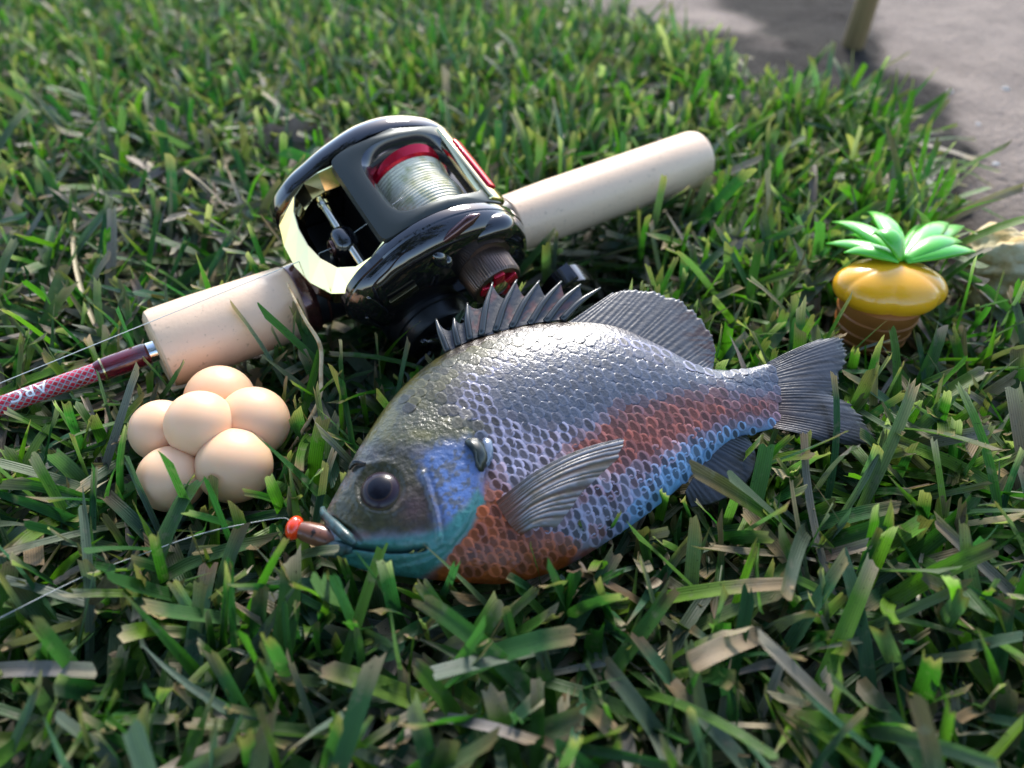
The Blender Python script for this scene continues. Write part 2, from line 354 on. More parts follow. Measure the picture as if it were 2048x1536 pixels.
# champagne front rim
NRIM = 12
fr_path = spline(np.array([(-19.5, -18.6, 36.6), (-27, -20.2, 31.8), (-33.5, -18.5, 28), (-37.5, -12, 25.8), (-39.2, -2, 24.8), (-38.2, 8, 25), (-34, 16.5, 26.6), (-27, 20.2, 30.6), (-19.5, 18.8, 36.2)], float), NRIM)
cen = np.array([-18, 0, 24.])
def rim_ring(inx, dz, dzend=None):
    P = fr_path.copy(); s = np.linspace(-1, 1, NRIM); d = P[:, :2] - cen[:2]; ln = np.linalg.norm(d, axis=1)[:, None]
    P[:, :2] -= d / ln * inx; e = np.abs(s) ** 3; P[:, 2] += dz * (1 - e) + (dz if dzend is None else dzend) * e; return L(P[:, 0], P[:, 1], P[:, 2])
rr = [rim_ring(6.0, -8, -10), rim_ring(6.0, -3.2, -6), rim_ring(3.0, 1.2, -.3), rim_ring(2.7, 1.2, 0), rim_ring(-1.8, -5.6, -5.4), rim_ring(-1.8, -6.1, -5.9), rim_ring(.4, -13.0, -11.5), rim_ring(6.0, -8, -10)]
rim = mesh_obj('front_rim', np.vstack(rr), grid_faces(8, NRIM), m_goldc, reel, smooth=False)
# frame below and behind the opening
rbox('frame_floor', L(-20, 0, 9), (RX, RY, RZ), (.020, .036, .004), .001, m_blacksat, reel)
rbox('inner_wall', L(-13.5, 0, 22), (RX, RY, RZ), (.003, .036, .026), .001, m_blacksat, reel)
rbox('rear_frame', L(20, 0, 14), (RX, RY, RZ), (.014, .036, .020), .003, m_black, reel)
rbox('reel_foot', L(-2, 0, 9.2), (RX, RY, RZ), (.05, .015, .004), .0015, m_blacksat, reel)
# level wind
lathe('worm_shaft', L(-24.5, -19, 24.5), RY, [(0, .0014), (.006, .0014), (.006, .0022), (.0075, .0022), (.0075, .0016), (.038, .0016)], m_steel, reel, seg=16)
lw = rbox('line_guide', L(-25.0, 2.5, 19.6), (RX, RY, RZ), (.0080, .0098, .0160), .0034, m_black, reel, seg=5)
ey = np.linspace(0, 2 * np.pi, 25)[:-1]
V = []; 
for q in ey:
    c0 = L(-29.2, 2.5 + 2.0 * math.cos(q), 22.6 + 2.0 * math.sin(q))
    for k in np.linspace(0, 2 * np.pi, 9)[:-1]:
        V.append(c0 + .0007 * (math.cos(k) * (math.cos(q) * RY + math.sin(q) * RZ) + math.sin(k) * RX))
fcs = [[i * 8 + j, i * 8 + (j + 1) % 8, ((i + 1) % 24) * 8 + (j + 1) % 8, ((i + 1) % 24) * 8 + j] for i in range(24) for j in range(8)]
mesh_obj('guide_eye', V, fcs, m_bronze, lw)
# spool with line
sc = L(3.5, 0, 23.8)
sp = lathe('spool', sc, RY, [(-.0155, .004), (-.0155, .0150), (-.0150, .0166), (-.0132, .0166), (-.0126, .0160), (-.0096, .0146), (-.0080, .0110), (.0125, .0110), (.0128, .0150), (.0140, .0162), (.0155, .0160), (.0155, .004)], m_red, reel, seg=72)
lp_prof = [(d, .0132 + .00013 * math.sin(k * 2.1) + .0004 * math.sin(d * 500)) for k, d in enumerate(np.linspace(-.0090, .0126, 60))]
lathe('wound_line', sc, RY, lp_prof, m_line, sp, seg=72)
# thumb bar behind the spool
tb = rbox('thumb_bar', L(18.6, 0, 36.0), ((RX * .80 - RZ * .6), RY, (RX * .6 + RZ * .80)), (.0085, .0335, .0042), .0014, m_goldc, reel)
rbox('thumb_pad', L(19.8, 1, 38.1), ((RX * .80 - RZ * .6), RY, (RX * .6 + RZ * .80)), (.0040, .0215, .0012), .0005, m_red, tb)
# handle side: raised cast-control knob, gear boss, lever, slot and rib
def on_plate(u, v, y): return loc_on(u, v, 1, y)
kc = on_plate(985, 556, 33)
kn = lathe('cast_control_knob', L(kc[0], 25.5, kc[2]), RY, [(0, .0100), (.002, .0100), (.0024, .0086), (.003, .0086), (.0102, .0084), (.0110, .0078), (.0111, .0060), (.0098, .0056), (.0098, .001)], m_knob, reel, seg=360, rfun=lambda q: 1 + .006 * np.sign(np.sin(q * 60)))
for k in range(5):
    q = k * 2 * math.pi / 5 + .5; d = math.cos(q) * RX + math.sin(q) * RZ; e = -math.sin(q) * RX + math.cos(q) * RZ
    rbox('red_spoke', L(kc[0], 36.4, kc[2]) + d * .0038, (d, e, RY), (.0056, .0036, .0022), .0005, m_red, kn)
lathe('knob_hub', L(kc[0], 35.2, kc[2]), RY, [(0, .0030), (.0022, .0030), (.0028, .0020), (.0028, .0005)], m_steel, kn, seg=24)
bc = on_plate(872, 655, 30)
boss = lathe('gear_boss', L(bc[0], 18, bc[2]), RY, [(0, .0152), (.006, .0150), (.0066, .0143), (.0068, .0138), (.0110, .0134), (.0112, .0126), (.0150, .0120), (.0160, .0112), (.0160, .002)], m_blacksat, reel, seg=80)
star = lathe('star_drag', L(bc[0], 34, bc[2]), RY, [(0, .004), (.001, .006), (.003, .006), (.004, .004)], m_black, reel, seg=40)
for k in range(5):
    q = k * 2 * math.pi / 5 + 1.2; d = math.cos(q) * RX + math.sin(q) * RZ
    tube('star_arm', [L(bc[0], 36, bc[2]) + d * .004, L(bc[0], 36.4, bc[2]) + d * .009, L(bc[0], 38, bc[2]) + d * .0135], [.0016, .0014, .0012], m_chromek, star, 10, 8)
h1 = on_plate(1086, 600, 36); h2 = on_plate(1112, 566, 36); h3 = on_plate(1146, 541, 36)
def flat_strip(name, pts, wdir, hw, th, m, parent, n=24):
    P = spline(np.array(pts), n); T, _, _ = frames(P); W = wdir - (T @ wdir)[:, None] * T; W /= np.linalg.norm(W, axis=1)[:, None]; N = np.cross(T, W)
    hw = np.interp(np.linspace(0, 1, n), np.linspace(0, 1, len(hw)), hw)[:, None]
    V = np.stack([P + W * hw + N * th, P - W * hw + N * th, P - W * hw - N * th, P + W * hw - N * th], 1).reshape(-1, 3)
    Fc = grid_faces(n, 4, True).tolist() + [[0, 1, 2, 3], [(n - 1) * 4 + k for k in (3, 2, 1, 0)]]
    o = mesh_obj(name, V, Fc, m, parent); sharp(o, 30); return o
LL = lambda q: L(q[0], q[1], q[2])
arm = flat_strip('handle_arm', [L(bc[0], 38, bc[2]), L(bc[0] + 15, 38.5, bc[2] - 1), LL(on_plate(1050, 628, 37)), LL(h1), LL(h2), LL(h3)], RY, [.0045, .004, .0035, .003, .003, .0032], .0011, m_chromek, reel)
flat_strip('handle_crook', [LL(on_plate(1118, 572, 36)), LL(on_plate(1140, 552, 36)), LL(on_plate(1172, 552, 36)), LL(on_plate(1196, 578, 36)), LL(on_plate(1225, 612, 36)), LL(on_plate(1240, 640, 36))], RY, [.003, .0035, .0035, .003, .003, .003], .0013, m_chromek, arm)
lv = on_plate(880, 517, 26.5)
lever = ellipsoid('drag_lever', L(lv[0], 26.4, lv[2]), np.array([RX * .8 + RZ * .6, RY, -RX * .6 + RZ * .8]), (.0024, .0028, .0042), m_black, reel)
lv2 = on_plate(893, 522, 27.5); ellipsoid('lever_tip', L(lv2[0], 27.6, lv2[2]), np.array([RX, RY, RZ]), (.0017, .0022, .0022), m_black, lever)
s0, s1 = on_plate(782, 608, 28.3), on_plate(835, 572, 28.3); sdv = (s1 - s0); sm = (s0 + s1) / 2; sl_ = np.linalg.norm(sdv); sdv /= sl_
dx = sdv[0] * RX + sdv[1] * RY + sdv[2] * RZ; dz_ = np.cross(dx, RY)
m_plate = mat('plate_dark_metal', (.10, .085, .05), .12, metal=.9)
rbox('name_plate', L(*sm), (dx, RY, dz_), (sl_ * .001, .0014, .0034), .0003, m_plate, hp)
tube('plate_rib', [LL(on_plate(735, 595, 27.4)), LL(on_plate(755, 607, 27.8)), LL(on_plate(776, 625, 27.6))], [.0004, .0007, .0005], m_chromek, hp, 8, 10)
tube('plate_rib', [LL(on_plate(732, 634, 26)), LL(on_plate(752, 650, 26.6)), LL(on_plate(778, 658, 26.6))], [.0004, .0007, .0004], m_chromek, hp, 8, 10)
# sculpted humps on the upper handle side
for pts, r in (([(905, 490), (950, 470), (1000, 455), (1034, 475)], [.0012, .0035, .0048, .003]), ([(935, 520), (975, 500), (1010, 492), (1035, 510)], [.0010, .003, .004, .003])):
    tube('plate_hump', [LL(on_plate(u, v, 24.2)) for u, v in pts], r, m_chromek, hp, 20, 24)
tube('plate_groove', [LL(on_plate(u, v, 25.2)) for u, v in [(862, 500), (905, 468), (940, 440), (960, 428)]], [.0003, .0014, .0016, .0003], m_bronze, hp, 14, 18)
# ================================================================== BLUEGILL
PB, PD, PT = pz(1050, 1165, .002), pz(1000, 650, .027), pz(1640, 790, .013)
FN = np.cross(PT - PB, PD - PB); FN /= np.linalg.norm(FN); FN = FN if FN[2] > 0 else -FN
def fp(u, v): return pplane(u, v, PB, FN)
knots = np.array([  # top u,v, bottom u,v, half thickness (mm)
 (650, 1030, 664, 1106, 3.2), (690, 958, 690, 1126, 7.0), (720, 895, 745, 1144, 9.6), (790, 792, 830, 1156, 12.2), (880, 714, 930, 1165, 13.4), (1000, 664, 1020, 1166, 13.4),
 (1110, 645, 1120, 1138, 12.4), (1220, 650, 1220, 1080, 10.6), (1310, 686, 1320, 1008, 8.6), (1400, 732, 1400, 936, 6.6), (1470, 740, 1465, 882, 4.8), (1550, 724, 1556, 854, 1.3)], float)
NU, NR = 300, 150
K = spline(knots, NU); r = np.linspace(-1, 1, NR)
wt = (r + 1) / 2
U = K[:, None, 2] * (1 - wt) + K[:, None, 0] * wt; Vv = K[:, None, 3] * (1 - wt) + K[:, None, 1] * wt
xsec = np.clip(1 - np.abs(r) ** 2.5, 0, 1) ** .62 * .76
Tm = K[:, 4:5] * xsec[None] * .001
base = fp(U, Vv)
SUR = base + FN * Tm[..., None]                        # upper (visible) flank
PX = proj(SUR)[..., :2]

def sdist(px, poly):
    """signed distance in px to polygon (inside positive)"""
    q = px.reshape(-1, 2); P = np.array(poly, float); ins = np.zeros(len(q), bool); best = np.full(len(q), 1e9)
    for a, b in zip(P, np.roll(P, -1, 0)):
        ab = b - a; t = np.clip(((q - a) @ ab) / (ab @ ab), 0, 1); d = np.linalg.norm(q - a - t[:, None] * ab, axis=1); best = np.minimum(best, d)
        c = ((a[1] > q[:, 1]) != (b[1] > q[:, 1])); x = (b[0] - a[0]) * (q[:, 1] - a[1]) / (b[1] - a[1] + 1e-12) + a[0]; ins ^= c & (q[:, 0] < x)
    return (np.where(ins, best, -best)).reshape(px.shape[:-1])
def linedist(px, pts):
    q = px.reshape(-1, 2); P = spline(np.array(pts, float), 30); best = np.full(len(q), 1e9)
    for a, b in zip(P[:-1], P[1:]):
        ab = b - a; t = np.clip(((q - a) @ ab) / (ab @ ab + 1e-9), 0, 1); best = np.minimum(best, np.linalg.norm(q - a - t[:, None] * ab, axis=1))
    return best.reshape(px.shape[:-1])
GILL = [(640, 1000), (700, 930), (800, 905), (880, 890), (940, 880), (962, 905), (966, 950), (958, 1000), (940, 1048), (905, 1095), (850, 1135), (780, 1160), (640, 1160)]
HEAD = [(640, 1040), (700, 925), (760, 890), (850, 905), (880, 960), (884, 1030), (868, 1072), (720, 1086), (640, 1060)]
JAW = [(640, 1078), (720, 1080), (800, 1076), (880, 1066), (925, 1020), (955, 985), (970, 1000), (940, 1060), (890, 1120), (830, 1165), (640, 1165)]
BLUE = [(835, 915), (890, 888), (950, 885), (966, 930), (955, 995), (925, 1040), (888, 1068), (872, 1010), (858, 960)]
BREAST = [(962, 985), (1000, 985), (1040, 1050), (1110, 1062), (1150, 1080), (1160, 1110), (1100, 1190), (820, 1190), (880, 1128), (935, 1060)]
BREAST2 = [(965, 955), (985, 930), (1010, 960), (1030, 985), (990, 1010), (960, 1010)]
RUST = [(1120, 905), (1190, 850), (1260, 815), (1330, 795), (1430, 786), (1560, 796), (1560, 838), (1470, 846), (1390, 872), (1310, 915), (1230, 945), (1150, 940)]
CYAN = [(1220, 1090), (1270, 1000), (1340, 920), (1410, 880), (1480, 850), (1560, 838), (1560, 880), (1460, 890), (1420, 930), (1390, 1000), (1300, 1060)]
BACK = [(690, 960), (720, 880), (790, 770), (880, 690), (1000, 640), (1130, 620), (1240, 640), (1240, 662), (1120, 680), (1010, 705), (930, 750), (900, 800), (960, 860), (940, 890), (850, 905), (760, 900)]
SHEEN = [(960, 760), (1060, 700), (1200, 670), (1320, 720), (1420, 745), (1560, 730), (1560, 790), (1420, 785), (1300, 800), (1190, 840), (1090, 860), (1000, 830)]  # sky reflection on the upper flank, put into the colour as blue-grey
def fish_paint(px):
    x, y = px[..., 0], px[..., 1]
    n1 = fbm(x / 30, y / 30, 3, 1); n2 = fbm(x / 9, y / 9, 2, 4); n3 = fbm(x / 55, y / 45, 2, 8); warp = (n1 - .5) * 44
    def mk(poly, soft, k=1.): return sstep(sdist(px, poly) + warp * k, -soft, soft)[..., None]
    c = np.ones(px.shape[:-1] + (3,)) * np.array([.205, .195, .27])
    c = c * (.8 + .4 * n2[..., None])
    pk = (sstep(n3, .56, .68) * sstep(y, 800, 880))[..., None]; c = c * (1 - pk) + np.array([.40, .26, .30]) * pk
    whit = np.exp(-((x - 1120) / 120) ** 2 - ((y - 985) / 75) ** 2)[..., None]; c = c * (1 - .6 * whit) + np.array([.5, .46, .55]) * .6 * whit
    m = mk(SHEEN, 30); c = c * (1 - m) + np.array([.10, .14, .22]) * (.85 + .3 * n2[..., None]) * m
    rs = (sstep(n1, .52, .62) * sstep(y, 880, 960) * sstep(x, 1080, 1200) * (1 - sstep(x, 1330, 1400)))[..., None] * .8
    c = c * (1 - rs) + np.array([.27, .055, .02]) * rs
    m = mk(CYAN, 30); c = c * (1 - m) + (np.array([.16, .36, .60]) * (.7 + .7 * n2[..., None])) * m
    m = mk(RUST, 26); c = c * (1 - .96 * m) + np.array([.25, .045, .007]) * (.5 + .9 * n2[..., None]) * .96 * m
    m = mk(BACK, 26); ol = np.array([.085, .085, .020])[None] * (.55 + 1.3 * n2[..., None]); yl = sstep(n1, .55, .68)[..., None]
    c = c * (1 - m) + (ol * (1 - yl * .5) + np.array([.26, .23, .03]) * .5 * yl) * m
    m = mk(BREAST, 16, .5); c = c * (1 - m) + np.array([.34, .075, .014]) * (.45 + 1.1 * n2[..., None]) * m
    m = mk(BREAST2, 10, .5) * .8; c = c * (1 - m) + np.array([.26, .07, .02]) * m
    m = mk(HEAD, 28, .9); c = c * (1 - m) + np.array([.046, .042, .014]) * (.6 + .8 * n2[..., None]) * m
    m = mk(BLUE, 24, .9); sp_ = sstep(n2, .50, .66)[..., None]; c = c * (1 - m) + (np.array([.12, .20, .44]) * (1 - .7 * sp_) + np.array([.12, .10, .035]) * .7 * sp_) * m
    m = mk(JAW, 9, .25); c = c * (1 - m) + np.array([.055, .21, .19]) * (.7 + .6 * n2[..., None]) * m
    up_ = sstep(y, 1010 - (x - 1000) * .12, 800 - (x - 1000) * .12)[..., None]; c = c * (1.05 - .70 * up_)
    pr = np.exp(-((x - 830) / 40) ** 2 - ((y - 1020) / 45) ** 2)[..., None] * .5; c = c * (1 - pr) + np.array([.10, .045, .07]) * pr
    return c
# relief: gill cover stands proud, jaw crease, preopercle ridge, brow
def relief(px):
    sg = sdist(px, [(600, 1000), (600, 600), (930, 600), (942, 880), (962, 905), (966, 950), (958, 1000), (940, 1048), (905, 1095), (850, 1135), (780, 1160), (600, 1160)]); d = .0011 * sstep(sg, -3, 8) * sstep(px[..., 1], 800, 905); sg = sdist(px, GILL)
    d = d - .0016 * np.exp(-(linedist(px, [(690, 1092), (740, 1100), (800, 1104), (850, 1098)]) / 5) ** 2)
    d = d - .0007 * np.exp(-(linedist(px, [(700, 1122), (780, 1130), (850, 1118), (890, 1095)]) / 5) ** 2)
    d = d + .0008 * np.exp(-(linedist(px, [(846, 950), (862, 1000), (874, 1040), (878, 1078)]) / 5) ** 2) - .0005 * np.exp(-(linedist(px, [(856, 950), (872, 1000), (884, 1040), (888, 1078)]) / 5) ** 2)
    e = np.hypot(px[..., 0] - 762, (px[..., 1] - 980)); d = d + .0004 * np.exp(-((e - 52) / 8) ** 2) - .0012 * np.exp(-(e / 34) ** 2)
    d = d - .0010 * np.exp(-(linedist(px, [(668, 1040), (700, 1062), (722, 1085)]) / 5) ** 2)
    d = d + .00035 * (fbm(px[..., 0] / 14, px[..., 1] / 14, 3, 31) - .5) * sstep(sg, -40, 0)
    return d
Nn = np.cross(np.gradient(SUR, axis=0), np.gradient(SUR, axis=1)); Nn /= np.linalg.norm(Nn, axis=-1)[..., None] + 1e-12
Nn = np.where((Nn @ FN)[..., None] < 0, -Nn, Nn)
edge_f = np.clip((1 - np.abs(r)) / .12, 0, 1)[None, :, None]
SUR = SUR + FN * (relief(PX) * edge_f[..., 0])[..., None]
fc = fish_paint(PX)
crease = np.exp(-(linedist(PX, [(690, 1092), (740, 1100), (800, 1104), (850, 1098)]) / 6) ** 2)[..., None] * .85
fc = fc * (1 - crease) + np.array([.01, .012, .01]) * crease
ridge = (sstep(np.broadcast_to(r[None], PX.shape[:2]), .84, .90) * sstep(PX[..., 0], 860, 930) * (1 - sstep(PX[..., 0], 1250, 1330)))[..., None]; fc = fc * (1 - .9 * ridge) + np.array([.028, .014, .009]) * .9 * ridge

def fish_mat(name, rough, coat, bump):
    m = mat(name, rough=rough, spec=.3, coat=coat, coat_r=.12, attr='Col', bump=bump)
    b = m.node_tree.nodes['Principled BSDF']; b.inputs['Metallic'].default_value = 0; return m
m_skin = fish_mat('wet_fish_skin', .36, .8, (900, .5, .0006))
m_scale = fish_mat('wet_fish_scales', .42, .55, (1500, .35, .0003))
fish = empty('bluegill', pz(1000, 1000, 0), 'wet bluegill sunfish with blue gill cover and rusty belly lying on grass', 'fish')
low = base - FN * (Tm * .85)[..., None]
V = np.concatenate([SUR.reshape(-1, 3), low.reshape(-1, 3)]); n0 = NU * NR
Fc = grid_faces(NU, NR).tolist() + grid_faces(NU, NR, off=n0)[:, ::-1].tolist()
Fc += [[j, j + 1, n0 + j + 1, n0 + j] for j in range(NR - 1)] + [[(NU - 1) * NR + j, n0 + (NU - 1) * NR + j, n0 + (NU - 1) * NR + j + 1, (NU - 1) * NR + j + 1] for j in range(NR - 1)]
body = mesh_obj('body', V, Fc, m_skin, fish, col=np.concatenate([fc.reshape(-1, 3), fc.reshape(-1, 3) * .8]))
sharp(body, 70)

# scales: overlapping shingles over the flank (the rest of the skin is smooth)
su = np.gradient(SUR, axis=0); sv = np.gradient(SUR, axis=1); NS = np.cross(su, sv); NS /= np.linalg.norm(NS, axis=-1)[..., None] + 1e-12
NS = np.where((NS @ FN)[..., None] < 0, -NS, NS)
PXs = proj(SUR)[..., :2]; flat_px = PXs.reshape(-1, 2)
ca, sa = math.cos(math.radians(-17)), math.sin(math.radians(-17))
e1 = np.array([ca, sa]); e2 = np.array([-sa, ca])          # along the fish, and down across it (px)
cells = {}
for k, (a, b) in enumerate((flat_px // 6).astype(int)): cells.setdefault((a, b), k)
def surf_at(p):
    a, b = int(p[0] // 6), int(p[1] // 6); best = None
    for da in (0, -1, 1, -2, 2):
        for db in (0, -1, 1, -2, 2):
            k = cells.get((a + da, b + db))
            if k is not None:
                d = abs(flat_px[k][0] - p[0]) + abs(flat_px[k][1] - p[1])
                if best is None or d < best[0]: best = (d, k)
    return best
SF = SUR.reshape(-1, 3); NF = NS.reshape(-1, 3); RF = np.broadcast_to(r[None], (NU, NR)).ravel()
sV, sF, sC = [], [], []
HEADCUT = GILL + []
prm = []
for i in range(0, 60):
    for j in range(-26, 30):
        sx_ = 17.5; sy_ = 21.0
        p = np.array([905., 900.]) + e1 * (i * sx_ - 60) + e2 * (j * sy_ + (sy_ / 2 if i % 2 else 0)) + rng.normal(0, 1.0, 2)
        prm.append(p)
prm = np.array(prm); keep = (sdist(prm, GILL) < -14) & (sdist(prm, [(700, 960), (760, 850), (860, 800), (930, 860), (950, 900), (800, 920)]) < 0)
dvi = np.array([0, .35, .7, 1.0]); 
for p in prm[keep]:
    hit = surf_at(p)
    if hit is None or hit[0] > 9: continue
    k = hit[1]
    if RF[k] > (.86 if 860 < p[0] < 1300 else .93) or RF[k] < -.95 or p[0] > 1562: continue
    N0 = NF[k]; P0 = SF[k]; dep = proj(P0)[2]; m = dep / F
    # tangent directions of the scale in place
    T1 = fp(*(p + e1)) - fp(*p); T1 = T1 - N0 * (T1 @ N0); T1 /= np.linalg.norm(T1); T2 = np.cross(N0, T1); T2 = T2 if (T2 @ (fp(*(p + e2)) - fp(*p))) > 0 else -T2
    tail = sstep(p[0], 1350, 1540); s = 1 - .32 * tail
    Lx, Ly = 13.0 * m * s, 15.2 * m * s
    sh = rng.normal(0, .05) * (.4 if p[1] < 830 - (p[0] - 1000) * .12 else 1); tl = (.09 + rng.normal(0, .03)) * (.45 if p[1] < 830 - (p[0] - 1000) * .12 else 1); vb = rng.uniform(.72, 1.28); bs = len(sV)
    c0 = fish_paint(p[None])[0] * vb
    breast = float(sdist(p[None], BREAST)[0] > -5); back = float(sdist(p[None], BACK)[0] > -10); grey = float(sdist(p[None], SHEEN)[0] > 0)
    con = (1 - .45 * back) * (1 - .72 * grey) * (1 - .35 * breast) * rng.uniform(.7, 1.1)
    nn = 12
    rustm = float(sdist(p[None], RUST)[0] > -8); lav = .55 * con * (1 - .85 * rustm) * (1 - .75 * breast) * (1 - .8 * back) * (1 - .5 * grey); lat = c0 * (1 + .55 * con); lat = lat * (1 - lav) + np.array([.36, .35, .50]) * rng.uniform(.7, 1.15) * lav
    cyan_ = float(sdist(p[None], CYAN)[0] > 0)
    if cyan_: lat = lat * .45 + np.array([.20, .42, .68]) * .55
    dk = c0 * (1 - (.55 if rustm else .80) * con); tall = rng.uniform(.85, 1.15)
    sV.append(P0 + N0 * .00012); sC.append(dk)
    for ring, (fx, fy, hh, cc) in enumerate(((.40, .74, .00012, dk), (.60, .92, .00013, lat * .9), (1., 1., .00006, lat))):
        for q in range(nn):
            th = 2 * math.pi * q / nn + math.pi; ex = math.cos(th); eyy = math.sin(th)
            lx = Lx * (1.06 if ex > 0 else 1.22) * ex * fx; ly = Ly * eyy * fy * tall * (1 - .10 * max(ex, 0))
            if ring < 2: lx += .22 * ly * (1 - abs(eyy) * .2); ly *= (1 - .0 * abs(ex))
            sV.append(P0 + T1 * lx + T2 * ly + N0 * (hh + tl * lx * .30 + sh * ly * .4)); sC.append(cc * (1 if ring < 2 else (1.1 if ex > .3 else .8)) * rng.uniform(.88, 1.12))
    for q in range(nn):
        q2 = (q + 1) % nn; sF.append([bs, bs + 1 + q, bs + 1 + q2])
        for rg_ in (0, 1): a_, b_ = bs + 1 + rg_ * nn, bs + 1 + (rg_ + 1) * nn; sF.append([a_ + q, b_ + q, b_ + q2, a_ + q2])
sc_o = mesh_obj('scales', np.array(sV), sF, m_scale, fish, col=np.clip(np.array(sC), .004, .8)); sc_o['kind'] = 'stuff'

# eye
m_eye = bpy.data.materials.new('fish_eye'); m_eye.use_nodes = True; n = m_eye.node_tree.nodes; l = m_eye.node_tree.links
tcx = n.new('ShaderNodeAttribute'); tcx.attribute_name = 'Col'; l.new(tcx.outputs['Color'], n['Principled BSDF'].inputs['Base Color'])
n['Principled BSDF'].inputs['Roughness'].default_value = .3; n['Principled BSDF'].inputs['Specular IOR Level'].default_value = .2; n['Principled BSDF'].inputs['Coat Weight'].default_value = .25; n['Principled BSDF'].inputs['Coat Roughness'].default_value = .015
k = surf_at(np.array([762., 980.]))[1]; EC = SF[k]; EN = NF[k] * .5 + FN * .5; EN /= np.linalg.norm(EN)
ex_ = np.cross(EN, [0, 1, 0]); ex_ /= np.linalg.norm(ex_); ey_ = np.cross(EN, ex_); er = 43 * proj(EC)[2] / F
th = np.linspace(0, math.pi * .55, 40); ph = np.linspace(0, 2 * np.pi, 60, endpoint=False)
Vq, Cq = [], []
for q in th:
    rr_ = math.sin(q)
    if rr_ < .56: cc = (.004, .004, .009)
    elif rr_ < .60: cc = (.05, .03, .02)
    elif rr_ < .9: cc = (.022, .012, .020)
    else: cc = (.075, .055, .03)
    for f in ph:
        Vq.append(EC - EN * .0002 + er * (rr_ * math.cos(f) * ex_ + rr_ * math.sin(f) * ey_) + EN * er * .62 * math.cos(q)); Cq.append(cc)
eye = mesh_obj('eye', np.array(Vq), grid_faces(40, 60, True), m_eye, fish, col=np.array(Cq))

# lips and mouth
def on_fish(u, v, lift=0.):
    h = surf_at(np.array([u, v], float))
    if h is None: return fp(u, v) + FN * lift
    return SF[h[1]] + NF[h[1]] * lift
m_lipc = mat('fish_lip', (.045, .10, .10), .4, spec=.35, coat=.25, noise=(500, (.03, .035, .03), .45, .65))
m_mouth = mat('mouth_dark', (.015, .010, .009), .5)
tube('upper_lip', [fp(646, 1020) + FN * .001, fp(652, 1036) + FN * .0022, fp(676, 1066) + FN * .0048, fp(700, 1092) + FN * .0064, fp(716, 1104) + FN * .0064], [.0007, .0011, .0014, .0013, .0006], m_lipc, fish, 14, 24)
tube('lower_lip', [fp(636, 1096) - FN * .001, fp(652, 1103) + FN * .001, fp(680, 1106) + FN * .0035, fp(708, 1110) + FN * .0050], [.0008, .0018, .0021, .0010], m_lipc, fish, 14, 20)
ellipsoid('mouth_opening', fp(668, 1088) + FN * .001, np.array([fp(690, 1070) - fp(660, 1080), fp(660, 1100) - fp(660, 1070), FN * .003]) / .003, (.0014, .0022, .0022), m_mouth, fish)
tube('brow_fold', [on_fish(700, 940, .0006), on_fish(716, 932, .0009), on_fish(734, 930, .0005)], [.0004, .0008, .0003], m_skin, fish, 8, 12)
m_ear = mat('ear_flap_dark', (.010, .016, .010), .3, coat=.3, coat_r=.06); m_ear2 = mat('ear_flap_membrane', (.13, .17, .24), .2, coat=1, coat_r=.04)
def flap(name, poly, lift, m, parent):
    P = closed_spline(np.array(poly, float), 28); c = P.mean(0); V = []; 
    for s_, h_ in ((1., .0002), (.85, lift), (.45, lift * 1.35)): V += [on_fish(*(c + (q - c) * s_), 0) * .4 + (on_fish(*c) + (fp(*(c + (q - c) * s_)) - fp(*c))) * .6 + FN * h_ for q in P]
    V.append(on_fish(*c) + FN * lift * 1.5); Fc = grid_faces(3, 28, True).tolist() + [[56 + q, 56 + (q + 1) % 28, 84] for q in range(28)]
    return mesh_obj(name, np.array(V), Fc, m, parent)
ef = flap('ear_flap', [(930, 882), (950, 876), (968, 890), (976, 915), (966, 940), (952, 932), (946, 905)], .0016, m_ear, fish)
flap('ear_membrane', [(966, 880), (982, 882), (986, 905), (980, 928), (966, 936), (962, 910)], .0012, m_ear2, ef)

